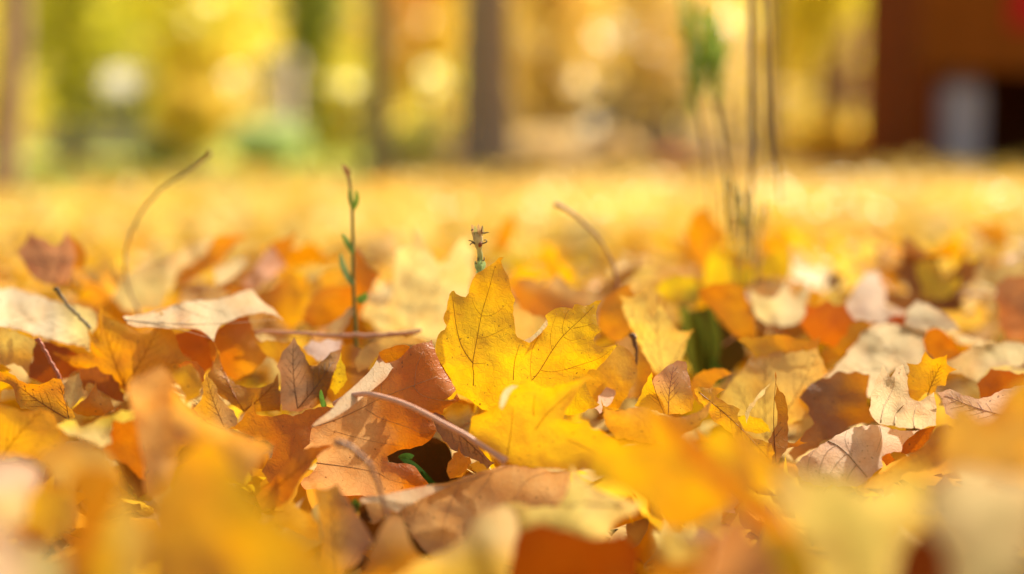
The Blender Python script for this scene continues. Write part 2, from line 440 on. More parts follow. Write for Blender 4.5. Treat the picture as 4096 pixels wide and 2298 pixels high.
lf_b = L('pinkish brown rolled maple leaf with pale ridge, lying left against the upright yellow leaf', 'B',
  [(232,862),(300,790),(420,700),(500,600),(620,490),(760,360),(830,275),(862,215),(882,160),(900,205),(945,250),(1040,225),(1120,165),(1180,100),(1210,78),(1310,50),(1365,48),(1388,20),(1412,95),(1440,170),(1470,260),(1540,370),(1600,470),(1660,602),(1560,662),(1505,690),(1495,740),(1430,745),(1390,790),(1440,880),(1400,960),(1300,1042),(1100,1082),(960,1147),(975,1205),(1110,1212),(1220,1240),(1290,1330),(1360,1412),(1240,1500),(850,1560),(520,1540),(90,1460),(140,1380),(250,1285),(290,1210),(270,1140),(200,1100),(110,1060),(200,930)],
  (0.66, 0.42, 0.22), 0.855, 8, 6, c2=(0.60, 0.17, 0.012), cdir=(1, -0.15), cpos=0.54, cw=0.30, amp=0.0028, curl=0.006, cup=0.004, vcol=(0.44, 0.24, 0.12), smx=2, vr=0.0004,  # right side deeper orange: the upright leaf's shade painted into the colour
  veins=[[(236,862),(450,800),(700,690),(850,610),(1000,545),(1200,470),(1450,375)],[(280,1212),(500,1240),(700,1270),(880,1312)],[(450,905),(640,960),(860,1010),(1100,1050)],[(750,690),(900,780),(1150,865),(1300,930)],
         [(910,560),(905,460),(930,390),(985,280)],[(1225,480),(1240,300),(1300,140)],[(1210,470),(1300,560),(1500,610),(1620,600)],[(880,1310),(1000,1380),(1200,1420)],[(880,1312),(900,1400),(930,1470)]],
  stalk=[(455,640,0.850),(560,580,0.840),(640,555,0.832),(760,545,0.826),(900,572,0.820),(1100,632,0.815),(1300,722,0.808),(1500,830,0.803),(1700,935,0.800),(1850,1030,0.798),(2000,1125,0.796),(2105,1198,0.794)], srad=0.00155, scol=(0.76, 0.42, 0.30))
L('orange inner flap curling behind the ridge of the pinkish rolled leaf', 'B',
  [(876,148),(930,118),(1000,98),(1050,76),(1110,70),(1180,88),(1150,160),(1060,240),(940,268),(905,220)], (0.62, 0.22, 0.012), 0.875, -12, 20, amp=0.002, name='inner_flap', parent=lf_b)
lf_g = L('folded tan maple leaf with pale top rim below the pinkish rolled leaf', '8',
  [(792,905),(845,882),(960,872),(1100,842),(1250,812),(1310,797),(1450,780),(1600,722),(1750,682),(1850,655),(1950,660),(2050,682),(2310,705),(2300,860),(2210,970),(2000,990),(1850,1010),(1700,1060),(1600,1150),(1520,1230),(1400,1300),(1280,1290),(1200,1200),(1130,1100),(1080,1010),(1000,1000),(900,1080),(840,1040),(800,960)],
  (0.70, 0.48, 0.26), 0.80, -4, 6, mat=M_CRISP, amp=0.003, curl=-0.005, vcol=(0.5, 0.3, 0.2), smx=1, vr=0.0005,
  veins=[[(1060,990),(1250,880),(1450,800),(1650,745),(1850,672)],[(1520,780),(1450,930),(1400,1080),(1385,1200)],[(1750,715),(1680,820),(1600,910)],[(2290,700),(2100,720),(1980,790),(1920,900)],[(1300,850),(1210,960),(1180,1060)]])
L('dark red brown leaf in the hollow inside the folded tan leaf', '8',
  [(780,960),(830,930),(900,1080),(1010,1000),(1100,1000),(1200,1180),(1320,1300),(1200,1340),(1000,1300),(880,1200),(800,1080)], (.10,.03,.01), 0.79, -30, 0, amp=0.003)  # shade inside the fold, put into a leaf's dark colour
L('small orange leaf curl with a thin upright spine under the pink leaf stalk', '8',
  [(1430,640),(1470,570),(1500,560),(1511,498),(1525,570),(1590,600),(1600,640),(1560,700),(1530,742),(1445,756),(1420,700)], 'O', 0.84, 0, 20, amp=0.002, curl=0.003)
L('tiny bright yellow leaf lobe beside the small orange curl', '8', [(1585,650),(1640,628),(1690,650),(1718,690),(1640,712),(1610,690)], 'YB', 0.835, 30, 0, amp=0.001, name='leaf_fragment')
L('narrow brown dry leaf behind the lower end of the pink leaf stalk', '8',
  [(1310,250),(1400,300),(1500,380),(1600,465),(1680,560),(1770,640),(1700,700),(1600,610),(1450,540),(1350,410)], 'BR', 0.855, 20, 0, amp=0.003, vb=(1330,300), vt=[(1740,650)])
L('crumpled brown dead leaf with two raised peaks, left of the pinkish rolled leaf', '4',
  [(2000,1290),(2040,1190),(2110,1110),(2128,1085),(2165,1150),(2205,1215),(2235,1285),(2290,1290),(2390,1190),(2470,1165),(2455,1250),(2410,1350),(2380,1450),(2340,1560),(2250,1600),(2100,1620),(2035,1610),(2020,1480),(2030,1390)],
  (0.42, 0.26, 0.16), 0.91, 14, 8, c2=(0.32, 0.12, 0.02), cpos=0.52, cw=0.15, amp=0.008, curl=0.004, mat=M_CRISP, vb=(2150,1600), vt=[(2120,1110),(2440,1200)], vcol=(0.2, 0.1, 0.05))
L('small narrow yellow leaf lobe standing right of the crumpled brown leaf', '4', [(2385,1450),(2400,1360),(2430,1290),(2462,1190),(2495,1290),(2510,1390),(2480,1440),(2420,1500)], 'YB', 0.90, 5, 10, amp=0.001, name='leaf_fragment')
L('glossy orange red leaf spreading left of the pinkish rolled leaf', '7',
  [(1650,395),(1720,350),(1760,300),(1830,165),(1855,290),(1930,300),(2050,285),(2150,290),(2240,250),(2360,232),(2500,240),(2400,300),(2260,372),(2250,400),(2240,500),(2180,560),(2120,650),(2060,740),(1990,860),(1890,700),(1980,520),(1800,440)],
  (0.62, 0.20, 0.010), 0.845, 18, 14, c2='O', cdir=(-1, 0), cpos=0.7, amp=0.004)
L('saturated orange leaf lobe pointing right over the pinkish leaf, under the orange red one', '7',
  [(2408,514),(2330,512),(2250,522),(2150,545),(2080,640),(2000,730),(1900,820),(1850,880),(1900,980),(2020,960),(2090,900),(2150,800),(2230,690),(2290,600)], (0.66, 0.22, 0.010), 0.79, 6, 10, amp=0.004, vb=(1890,920), vt=[(2400,518)])
L('brown folded dead leaf with a pointed corner, in front of the pinkish leaf foot', '8',
  [(440,755),(480,830),(560,832),(632,798),(700,900),(780,1022),(870,1160),(885,1215),(800,1340),(660,1480),(560,1500),(520,1350),(530,1200),(495,1000),(470,860)], (0.52, 0.32, 0.18), 0.745, 16, -22, c2='TO', cdir=(-1, 0), amp=0.005, curl=0.003, vb=(640,1480), vt=[(600,810),(860,1190)])
L('pale tan crumpled scrap between the big blurred yellow leaf and the brown folded one', '8', [(120,1100),(180,1000),(260,960),(300,900),(340,960),(440,1000),(500,1100),(510,1200),(420,1180),(300,1110),(200,1100)], 'TO', 0.76, 40, 10, amp=0.005)
L('pink tipped orange leaf point rising at the bottom centre', '8', [(780,1480),(860,1290),(920,1160),(980,1050),(1040,998),(1100,1022),(1140,1130),(1180,1250),(1290,1340),(1330,1450),(1000,1560)], 'PP', 0.70, 12, 0, c2='O', cdir=(0, 1), cpos=0.45, amp=0.004, curl=0.003)
L('broad tan orange leaf out of focus at the bottom, right of the pink tipped point', '8',
  [(1340,1310),(1500,1220),(1600,1080),(1700,985),(1850,945),(1920,1010),(1940,1150),(1900,1300),(1880,1520),(1400,1600),(1020,1500),(1180,1360)], 'T', 0.64, 60, -6, mat=M_CRISP, c2='YO', cpos=0.5, cdir=(0, 1), amp=0.005, curl=0.004)
L('pale yellow leaf with hooked lobe hanging over the deep red one, bottom centre right', '8',
  [(1715,990),(1850,928),(2000,942),(2200,962),(2280,880),(2308,780),(2320,660),(2370,715),(2450,790),(2560,850),(2700,900),(2830,930),(2780,1010),(2620,1080),(2600,1180),(2480,1235),(2350,1192),(2200,1152),(2080,1112),(2000,1178),(1900,1100),(1800,1032)],
  (0.76, 0.58, 0.13), 0.70, 60, -8, mat=M_CRISP, amp=0.005, curl=0.003, vb=(2700,950), vt=[(2320,700),(1760,990)])
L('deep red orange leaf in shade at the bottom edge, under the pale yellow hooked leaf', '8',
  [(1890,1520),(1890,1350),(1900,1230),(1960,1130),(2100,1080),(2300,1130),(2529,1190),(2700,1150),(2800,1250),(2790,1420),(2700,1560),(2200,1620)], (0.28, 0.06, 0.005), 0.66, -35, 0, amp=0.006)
L('rf', 'B', [(232,862),(300,790),(420,700),(500,600),(620,490),(760,360),(830,275),(862,215),(882,160),(900,215),(945,252),(1040,228),(1120,168),(1180,100),(1222,74),(1236,110),(1200,170),(1120,240),(1010,300),(960,380),(900,440),(800,520),(700,600),(600,680),(500,745),(400,800),(280,850)],
  (0.62, 0.47, 0.30), 0.846, 50, 20, amp=0.002, curl=0.002, mat=M_CRISP, wave=0.03, name='rolled_ridge', parent=lf_b)
L('rk', '8', [(792,905),(845,882),(960,872),(1100,842),(1250,812),(1310,797),(1450,780),(1600,722),(1750,682),(1850,655),(1950,660),(1850,682),(1760,712),(1650,745),(1450,810),(1280,880),(1120,960),(1060,992),(1000,960),(900,925),(830,930)],
  (0.72, 0.54, 0.34), 0.792, 48, 10, amp=0.002, mat=M_CRISP, wave=0.03, name='folded_rim', parent=lf_g)
L('rc', '8', [(1805,240),(1815,160),(1850,102),(1895,78),(1940,86),(1900,110),(1870,150),(1850,200),(1822,250)], 'W', 0.792, 40, 30, amp=0.0005, mat=M_CRISP, wave=0, name='curled_tip', parent=lf_f)
L('very dark leaf at the bottom of the hollow left of the small orange curl', '8', [(960,560),(1150,480),(1300,440),(1420,500),(1500,640),(1500,760),(1300,830),(1150,700),(1000,640)], (0.05,0.014,0.008), 0.93, -30, 0, amp=0.003)  # dark sheet added here, the hollow's shade is its colour
# --- left side
L('bright yellow orange leaf with wavy pale edge at the left edge, in focus', '7',
  [(-60,-20),(0,-10),(60,-15),(110,10),(170,55),(250,72),(340,56),(385,26),(440,32),(466,90),(472,200),(530,272),(545,310),(500,345),(400,352),(330,300),(230,262),(150,250),(120,200),(90,90),(40,60),(-60,60)], 'O', 0.88, 16, -10, c2='YO', cpos=0.5, cdir=(0, 1), amp=0.005, curl=-0.005, vb=(500,330), vt=[(60,20),(420,50)])
L('amber maple leaf with one long vein at the left edge, below the wavy one', '7',
  [(-80,200),(0,205),(120,250),(220,262),(300,240),(400,302),(425,380),(510,400),(440,560),(380,655),(200,610),(80,600),(-80,640)], 'YO', 0.78, 18, -18, amp=0.004, vb=(-20,640), vt=[(330,230),(420,560)])
L('light yellow leaf with bright ragged top in front of the red orange hollow, left', '7',
  [(405,372),(480,330),(540,328),(575,382),(640,360),(740,312),(800,298),(880,256),(975,270),(972,330),(890,352),(822,332),(802,400),(806,500),(742,525),(640,482),(500,442)], 'YB', 0.77, 62, 0, c2='PY', cdir=(0, 1), amp=0.004, mat=M_CRISP)
L('red orange leaf standing behind the light yellow ragged leaf, left', '7',
  [(740,540),(800,430),(820,330),(900,340),(990,320),(1030,420),(1050,600),(1060,800),(960,700),(880,640),(780,600)], (0.60, 0.20, 0.010), 0.79, -8, 0, amp=0.004)
L('dark shaded leaf in the hollow below the red orange leaf, left', '7', [(830,610),(940,640),(1050,700),(1060,860),(1000,900),(920,780)], 'DB', 0.80, -20, 0)  # dark colour stands in for the shade of this hollow
L('orange pointed leaf crouching below the long orange lobes, left of centre', '7',
  [(515,262),(580,200),(640,150),(690,50),(725,150),(800,180),(835,262),(880,230),(740,300),(640,305),(560,292)], 'O', 0.90, 20, 0, amp=0.004, curl=0.003)
L('small whitish leaf standing between two orange leaves at the left', '7', [(455,70),(500,30),(572,-10),(592,60),(606,150),(560,205),(505,250),(470,180)], 'W', 0.915, 24, -20, amp=0.002, mat=M_CRISP)
L('red brown leaf in shade behind the small whitish leaf', '7', [(570,-40),(700,-60),(860,60),(900,200),(830,190),(720,120),(640,60),(600,140)], 'RO', 0.93, 10, 0, amp=0.004)
L('large orange maple leaf with tall pointed lobes on the left, three teeth upward', '4',
  [(378,1188),(430,1203),(520,1222),(610,1200),(690,1240),(650,1120),(636,1018),(680,1082),(742,1125),(728,1040),(715,950),(725,848),(750,922),(830,962),(900,992),(1000,1042),(1060,1062),(1130,1000),(1168,898),(1192,982),(1262,1062),(1290,1150),(1330,1212),(1385,1232),(1335,1310),(1300,1400),(1180,1440),(1000,1480),(800,1440),(700,1340),(560,1302),(450,1242)],
  'O', 0.945, 10, -12, c2='YO', cdir=(0, -1), cpos=0.6, amp=0.005, curl=0.004, vb=(900,1440), vt=[(728,900),(1170,940),(420,1200),(1330,1220)], vcol=(0.45, 0.14, 0.01))
L('orange leaf with a hooked top behind the tall brown folded leaf, left', '7',
  [(1235,10),(1260,-30),(1380,-80),(1440,0),(1468,88),(1440,150),(1345,222),(1310,120)], 'YO', 0.80, 8, 10, amp=0.003, curl=0.003)
L('small dark red rounded leaf edge above the orange hooked leaf, left', '4', [(1285,1285),(1345,1252),(1425,1258),(1482,1335),(1475,1400),(1430,1440),(1370,1400),(1310,1340)], 'RO', 0.86, 4, 0, amp=0.002)
L('tan brown leaf fold with a dark rib, left of the orange pointed leaf', '7', [(1400,252),(1460,160),(1470,60),(1490,-10),(1560,80),(1600,180),(1690,262),(1720,350),(1700,375),(1620,392),(1500,345)], 'TO', 0.84, 8, -10, c2='PK', cdir=(1, 0), amp=0.003, vb=(1620,380), vt=[(1490,10)])
L('orange maple leaf with a slender curled tip pointing up, left of the crumpled brown leaf', '4',
  [(1470,1445),(1500,1350),(1540,1280),(1560,1200),(1545,1110),(1590,1190),(1600,1290),(1680,1400),(1760,1440),(1850,1450),(1950,1420),(2010,1340),(2030,1500),(2025,1620),(1900,1620),(1740,1610),(1600,1520)],
  'O', 0.905, 14, 0, c2='AO', cdir=(0, 1), amp=0.005, curl=0.003, vb=(1760,1620), vt=[(1552,1150),(2000,1400)])
L('white buff maple leaf lying flat with drooping points, left of centre', '4',
  [(885,935),(1000,918),(1150,900),(1250,850),(1400,822),(1550,812),(1650,790),(1750,752),(1822,738),(1862,790),(1905,832),(1962,868),(2052,965),(1960,915),(1850,912),(1750,932),(1650,972),(1590,1002),(1562,1050),(1545,1118),(1510,1080),(1450,1035),(1380,1022),(1250,1022),(1100,1012),(950,1002)],
  (0.64, 0.52, 0.33), 0.95, 68, 8, amp=0.004, curl=0.002, mat=M_CRISP, vb=(900,960), vt=[(1545,1100),(2030,950),(1820,760)], vcol=(0.6, 0.45, 0.3))
L('deep orange leaf under the white buff leaf, left of centre', '4',
  [(1500,1120),(1560,1040),(1650,965),(1800,925),(1835,1040),(1900,1122),(1965,1200),(1900,1265),(1830,1335),(1700,1402),(1600,1335),(1530,1240)], (0.62, 0.19, 0.008), 0.965, 4, 10, c2='O', cpos=0.6, cdir=(1, 0.4), amp=0.004)
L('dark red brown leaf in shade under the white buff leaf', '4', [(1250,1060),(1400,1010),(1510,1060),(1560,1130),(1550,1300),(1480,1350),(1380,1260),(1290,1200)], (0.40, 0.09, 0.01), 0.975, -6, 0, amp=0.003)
L('large whitish maple leaf lying flat at the left edge', '4',
  [(-80,745),(0,735),(100,722),(260,772),(400,822),(520,842),(650,872),(705,922),(700,1000),(660,1090),(650,1190),(560,1150),(430,1122),(330,1090),(200,1050),(100,1030),(0,1010),(-80,1010)], (0.70, 0.59, 0.40), 0.985, 66, 10, c2='PY', cpos=0.7, amp=0.006, mat=M_CRISP, vb=(60,1000), vt=[(620,900),(640,1150),(300,790)], vcol=(0.6, 0.45, 0.25))
L('tan leaf lobe hanging down from the edge of the whitish leaf, far left', '4', [(-80,1010),(0,1005),(120,1040),(262,1100),(235,1220),(208,1378),(172,1315),(100,1272),(40,1290),(-80,1292)], 'PY', 0.93, 20, 0, c2='TO', cdir=(0, 1), amp=0.003)
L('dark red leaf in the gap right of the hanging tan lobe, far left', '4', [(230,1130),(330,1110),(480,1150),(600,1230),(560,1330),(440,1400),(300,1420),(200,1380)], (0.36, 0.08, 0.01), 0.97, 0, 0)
lf_c = L('pinkish tan maple leaf with two teeth standing against the bright carpet, upper left', '4',
  [(118,470),(160,420),(200,362),(215,285),(240,350),(320,372),(380,422),(440,402),(468,340),(475,298),(502,352),(540,420),(545,520),(530,580),(520,640),(480,695),(400,705),(320,695),(250,662),(200,602),(158,532)], (0.60, 0.34, 0.20), 1.09, 12, -10, amp=0.004, vb=(400,700), vt=[(215,300),(475,320)])
L('small orange leaf lobe touching the right side of the upper left pinkish leaf', '4', [(500,352),(560,392),(602,440),(622,500),(602,570),(562,592),(530,562),(515,470)], (0.66, 0.30, 0.012), 1.10, -4, 20, amp=0.002, name='lobe', parent=lf_c)
L('long pale tan leaf edge sloping up behind the curved stalk, upper left', '4',
  [(800,800),(880,660),(960,602),(1100,542),(1250,482),(1400,412),(1520,362),(1565,362),(1510,440),(1410,540),(1290,610),(1260,700),(1200,800),(1150,880),(1000,900),(900,890)], 'T', 1.18, 44, -10, c2='PY', cdir=(0, 1), amp=0.004, mat=M_CRISP)
L('saturated orange leaf with pointed top right of the long pale leaf edge, upper left', '4',
  [(1545,362),(1610,340),(1700,342),(1830,330),(1725,392),(1655,470),(1565,560),(1455,632),(1335,702),(1280,692),(1300,622),(1405,540),(1505,440)], (0.68, 0.31, 0.012), 1.19, -4, 16, amp=0.003)
L('small pale leaf right of the saturated orange pointed leaf', '4', [(1540,602),(1625,560),(1730,500),(1795,510),(1785,572),(1705,642),(1625,692),(1560,702)], 'W', 1.14, 50, 0, amp=0.003, mat=M_CRISP)
lf_d = L('pale mauve leaf leaning right with folded edge, behind the white buff leaf', '4', [(1728,705),(1780,640),(1880,520),(1955,415),(2000,460),(2050,540),(2065,580),(1950,665),(1850,745),(1750,765)], (0.62, 0.42, 0.33), 1.17, 30, -16, amp=0.003)
L('orange leaf tip curling from the top of the pale mauve leaf', '4', [(1955,415),(1985,390),(2060,372),(2160,318),(2115,400),(2090,480),(2065,565),(2010,520)], (0.68, 0.30, 0.012), 1.19, -4, 20, amp=0.002, name='curled_tip', parent=lf_d)
L('brownish orange leaf behind the white buff leaf, below the pale mauve one', '4',
  [(1560,740),(1640,690),(1740,700),(1860,760),(2000,700),(2090,600),(2200,640),(2250,800),(2240,940),(2100,1040),(2040,985),(1900,875),(1830,740),(1700,790)], (0.58, 0.22, 0.03), 1.13, 2, 0, c2='YO', cpos=0.75, amp=0.005)
L('orange leaf bowl left of the thin green stem, behind the horizontal pink stalk', '4', [(2180,960),(2230,850),(2290,760),(2400,715),(2529,712),(2600,760),(2570,880),(2460,960),(2380,1010),(2250,1020)], (0.66, 0.24, 0.01), 1.07, -8, 0, amp=0.004)
L('tan curled leaf above the orange bowl, left of the thin green stem', '4', [(2240,760),(2290,650),(2380,600),(2500,580),(2560,640),(2540,720),(2400,722),(2300,770),(2250,880),(2210,980),(2190,900)], 'TO', 1.12, 40, 0, amp=0.004)
L('orange leaf right of the thin green stem, with a diagonal pale rib', '5', [(560,280),(600,255),(640,320),(690,400),(760,440),(700,560),(640,700),(600,820),(570,760),(560,500)], (0.66, 0.22, 0.01), 1.10, 0, 12, amp=0.003)
L('tan curl lying over the horizontal pink stalk', '5', [(330,830),(420,790),(520,700),(575,670),(570,740),(500,860),(500,960),(420,1000),(300,960),(260,900)], 'PP', 0.985, 44, 0, amp=0.003)
L('pale yellow maple leaf standing upright out of focus, behind the bright yellow one', '5',
  [(600,700),(680,650),(780,690),(840,600),(860,460),(875,280),(985,235),(1010,85),(1055,170),(1112,272),(1182,372),(1250,332),(1300,232),(1362,165),(1402,200),(1440,330),(1420,500),(1400,640),(1380,900),(1100,930),(960,865),(760,862),(700,790),(630,760)],
  (0.90, 0.79, 0.40), 1.11, 3, -6, scal=0, amp=0.004, vb=(985,880), vt=[(1010,140),(640,700),(1360,230)], vcol=(0.6, 0.42, 0.2))
L('pale leaf tip lying behind the left foot of the upright yellow leaf', '5', [(610,1000),(700,940),(860,900),(1000,900),(1120,930),(1040,960),(900,960),(760,1030),(680,1120),(600,1160),(575,1080)], 'T', 0.95, 50, 0, amp=0.003)
L('mauve white leaf under the horizontal pink stalk', '5', [(260,925),(480,925),(470,1000),(400,1080),(300,1070),(200,980)], (0.66, 0.5, 0.45), 0.95, 50, 0, amp=0.003, mat=M_CRISP)
L('dull yellow leaf behind the two peaks of the crumpled brown leaf', '4', [(1830,1110),(2000,1110),(2140,1130),(2280,1200),(2300,1290),(2200,1320),(2050,1300),(1930,1220)], 'YO', 0.955, 36, 0, amp=0.003)
L('brown orange leaf filling behind the crumpled brown leaf, right of it', '4', [(2300,1290),(2400,1150),(2540,1130),(2660,1200),(2650,1420),(2560,1580),(2440,1600),(2350,1500)], 'AO', 0.96, 6, 0, c2='BR', cpos=0.6, amp=0.004)
# --- right of centre
L('brownish orange leaf behind the notch between the two yellow lobes', '5', [(1700,560),(1760,470),(1860,480),(1950,530),(2050,440),(2150,545),(2300,560),(2420,620),(2440,720),(2300,760),(2100,740),(1950,790),(1840,760),(1760,690)], (0.60, 0.27, 0.06), 1.13, 6, 0, c2='PP', cdir=(1, -1), amp=0.004)
L('pale tan leaf seen through the notch of the upright yellow leaf', '5', [(1650,700),(1740,640),(1830,720),(1960,770),(2010,860),(1950,980),(1800,1000),(1700,940)], 'T', 1.0, 30, 0, amp=0.003)
L('saturated orange leaf tip standing on the bright carpet, right of the dried bud', '5', [(1580,265),(1595,160),(1640,80),(1705,0),(1745,30),(1725,180),(1690,270),(1640,290)], (0.70, 0.33, 0.012), 1.38, 0, 0, amp=0.002)
L('orange leaf behind the right lobe of the upright yellow leaf', '5', [(2380,620),(2460,560),(2560,520),(2640,640),(2620,800),(2500,960),(2420,920),(2330,820),(2340,700)], 'O', 1.02, 4, 0, amp=0.004)
L('yellow orange leaf below the long right tip of the upright yellow leaf', '5', [(2200,1140),(2300,1060),(2440,960),(2560,1000),(2620,1150),(2560,1290),(2480,1420),(2330,1395),(2250,1360),(2200,1300),(2180,1220)], 'YO', 0.91, 8, 0, c2='TO', cdir=(1, -1), amp=0.004, curl=0.002, scal=0)
L('pale pinkish leaf strip standing right of the small yellow orange leaf', '9', [(-40,200),(20,100),(60,50),(100,22),(95,120),(60,185),(0,240)], (0.68, 0.44, 0.30), 0.90, 34, 30, amp=0.002, mat=M_CRISP)
L('pale yellow maple leaf with side point standing out of focus, right of centre', '6',
  [(-40,680),(20,700),(70,685),(108,680),(130,615),(150,700),(180,820),(203,638),(230,720),(262,800),(302,862),(342,912),(380,915),(445,898),(405,960),(382,1040),(352,1122),(302,1205),(200,1182),(130,1102),(60,962),(0,820)], (0.84, 0.66, 0.22), 0.985, 6, -6, amp=0.004, vb=(240,1200), vt=[(205,660),(420,905),(20,720)])
L('pinkish brown leaf left of the dark stalk, right of centre', '6', [(-60,980),(20,940),(90,1000),(160,1120),(200,1230),(120,1330),(20,1340),(-60,1240)], 'PK', 0.95, 8, 0, c2='AO', amp=0.003)
L('saturated orange leaf standing tall and blurred on the carpet, right', '6', [(378,290),(410,210),(450,148),(520,128),(600,250),(645,305),(600,400),(560,480),(530,540),(470,515),(410,400)], (0.70, 0.33, 0.012), 1.32, 0, 6, amp=0.003)
L('yellow blurred leaf right of the saturated orange tall one', '6', [(480,620),(500,540),(530,420),(560,355),(620,430),(720,520),(830,500),(835,580),(785,650),(700,612),(560,650)], 'YB', 1.24, 0, 0, amp=0.003)
L('olive yellow blurred leaf under the dry grass tuft', '6', [(835,500),(900,430),(960,380),(1020,330),(1060,440),(1060,520),(1040,585),(880,590)], (0.66, 0.46, 0.02), 1.30, 0, 0, amp=0.003)
L('greenish yellow leaf beside the dark green hollow, right', '6', [(190,650),(240,590),(310,560),(440,560),(475,660),(465,740),(390,760),(300,745),(240,700)], 'YB', 1.12, 24, 0, c2='OL', cdir=(1, 0.6), cpos=0.8, amp=0.003)
L('burnt orange leaf leaning over the dark green hollow, right', '6', [(465,655),(560,612),(680,602),(742,642),(785,740),(825,880),(835,985),(740,975),(640,890),(550,780),(490,715)], (0.62, 0.22, 0.010), 1.06, -6, -10, c2='AO', amp=0.004)
L('very dark leaf at the back of the hollow, right of centre', '6', [(330,900),(400,780),(520,760),(640,880),(780,960),(780,1100),(660,1220),(480,1200),(380,1120)], (0.035, 0.022, 0.006), 1.20, -20, 0, amp=0.003)  # nearly black, to paint the deep shade of the hollow
L('cream leaf with spiky top lying beside the burnt orange leaf, right', '6', [(785,640),(860,690),(960,702),(1000,620),(1030,600),(1045,660),(1080,700),(1140,600),(1172,660),(1162,760),(1132,850),(1050,882),(900,872),(832,822),(800,722)], 'PY', 1.09, 60, 0, c2='W', cdir=(1, 0), amp=0.004, mat=M_CRISP)
L('grey brown leaf just behind the cream spiky leaf', '6', [(770,620),(800,595),(900,580),(1000,592),(1010,640),(950,700),(860,695),(790,660)], 'PK', 1.15, 10, 0, amp=0.003)
L('orange leaf edge forming an arch above the large tan leaf, right', '6', [(715,972),(760,950),(830,948),(960,935),(1060,950),(1180,978),(1245,945),(1225,1030),(1100,1052),(950,1062),(830,1085),(775,1020)], 'YO', 0.965, 20, 0, c2='O', amp=0.003)
L('large blurred tan maple leaf with ragged left side, below the orange arch', '6',
  [(600,1340),(630,1290),(690,1210),(740,1160),(790,1090),(830,1060),(950,1050),(1060,1045),(1220,1015),(1260,1100),(1290,1180),(1200,1250),(1110,1330),(1130,1400),(1190,1450),(1060,1500),(980,1600),(860,1640),(700,1560),(620,1450)], 'T', 0.955, 34, -8, c2='PY', cdir=(-1, 1), amp=0.005, vb=(900,1600), vt=[(700,1230),(1230,1040),(900,1060)])
L('big cream white maple leaf lying flat and blurred, right', '6',
  [(1230,1250),(1300,1180),(1380,1090),(1450,1000),(1550,885),(1650,858),(1780,882),(1905,868),(1932,902),(1902,962),(1912,1080),(1902,1152),(1800,1185),(1700,1160),(1640,1240),(1560,1340),(1400,1300),(1290,1300)], (0.64, 0.51, 0.28), 1.0, 62, 6, amp=0.006, mat=M_CRISP, vb=(1800,1150), vt=[(1560,900),(1320,1200)], vcol=(0.6, 0.42, 0.2))
L('white leaf curling up behind the big cream leaf, right', '6', [(1775,870),(1790,782),(1850,715),(1922,738),(2002,780),(2082,842),(2140,900),(2040,920),(1990,892),(1880,905)], (0.64, 0.52, 0.32), 1.04, 58, -10, amp=0.003, mat=M_CRISP)
L('dark orange leaf hole between the cream leaf and its ragged neighbour, right', '6', [(1105,870),(1150,800),(1140,740),(1210,760),(1290,715),(1330,750),(1400,735),(1425,800),(1480,850),(1440,900),(1470,990),(1380,985),(1330,1050),(1270,1000),(1200,980),(1160,930)], (0.58, 0.15, 0.01), 1.06, -10, 0, amp=0.003)
L('deep red leaf peeping between white leaves, right', '6', [(1650,860),(1700,820),(1795,800),(1790,880),(1700,880)], (0.50, 0.10, 0.01), 1.08, 0, 0)
L('pinkish white leaf lying flat behind the big cream leaf, right', '6', [(1385,770),(1455,640),(1522,538),(1602,530),(1652,640),(1660,750),(1795,790),(1720,850),(1560,872),(1440,870)], (0.74, 0.56, 0.42), 1.14, 58, 0, amp=0.004, mat=M_CRISP)
L('orange brown leaf in shade right of the dark orange hole', '6', [(1420,880),(1480,840),(1600,850),(1550,900),(1460,1000),(1380,1080),(1270,1130),(1240,1040),(1340,1010)], 'AO', 1.03, 10, 0)
L('clear yellow blurred leaf on the carpet, far right', '6', [(1835,490),(1900,462),(1985,460),(2025,580),(2130,560),(2135,645),(2005,725),(1885,705)], 'YB', 1.22, 20, 0, amp=0.003)
L('orange blurred leaf standing on the carpet at the far right edge', '6', [(2120,185),(2180,230),(2260,240),(2390,230),(2445,330),(2400,380),(2290,345),(2200,270)], (0.70, 0.33, 0.012), 1.5, 0, 0, amp=0.003)
L('small orange leaf showing through the hole in the ragged tan leaf, right', '6', [(1890,970),(1925,905),(1965,893),(2020,912),(2085,982),(2140,1052),(2060,1100),(1960,1090),(1910,1040)], (0.62, 0.20, 0.008), 0.985, -8, 0)
L('ragged tan leaf round a small orange hole, right edge', '6', [(1900,1090),(1960,1085),(2060,1100),(2140,1050),(2230,1000),(2360,990),(2450,980),(2600,1000),(2600,1120),(2430,1135),(2335,1142),(2240,1235),(2080,1180),(1950,1150)], 'TO', 0.975, 44, 0, c2='W', cdir=(1, 0), amp=0.005, mat=M_CRISP)
L('brown leaf standing at the right edge, above the ragged tan leaf', '6', [(2355,620),(2430,560),(2600,570),(2600,1000),(2420,970),(2370,820)], (0.48, 0.24, 0.12), 1.1, 6, -10, amp=0.004)
L('dark red leaf under the ragged tan leaf, right edge', '6', [(2235,1250),(2325,1150),(2440,1165),(2600,1200),(2600,1360),(2440,1360),(2260,1350)], (0.42, 0.11, 0.01), 0.93, -10, 0)
L('curled buff maple leaf with sinuous dark ribs, in focus at the right', '9',
  [(1635,215),(1650,110),(1690,10),(1720,-60),(1745,-10),(1765,20),(1800,-40),(1840,-60),(1870,20),(1882,140),(1942,165),(1985,135),(2030,108),(2045,200),(2042,310),(1950,335),(1820,325),(1700,305),(1655,260)], (0.78, 0.60, 0.32), 0.875, 34, 14, amp=0.006, curl=-0.004, mat=M_CRISP, vcol=(0.45, 0.26, 0.08), vr=0.0005,
  veins=[[(1705,295),(1730,190),(1780,90),(1790,10)],[(1910,325),(1905,260),(1925,190)],[(1790,310),(1800,240),(1850,180)]])
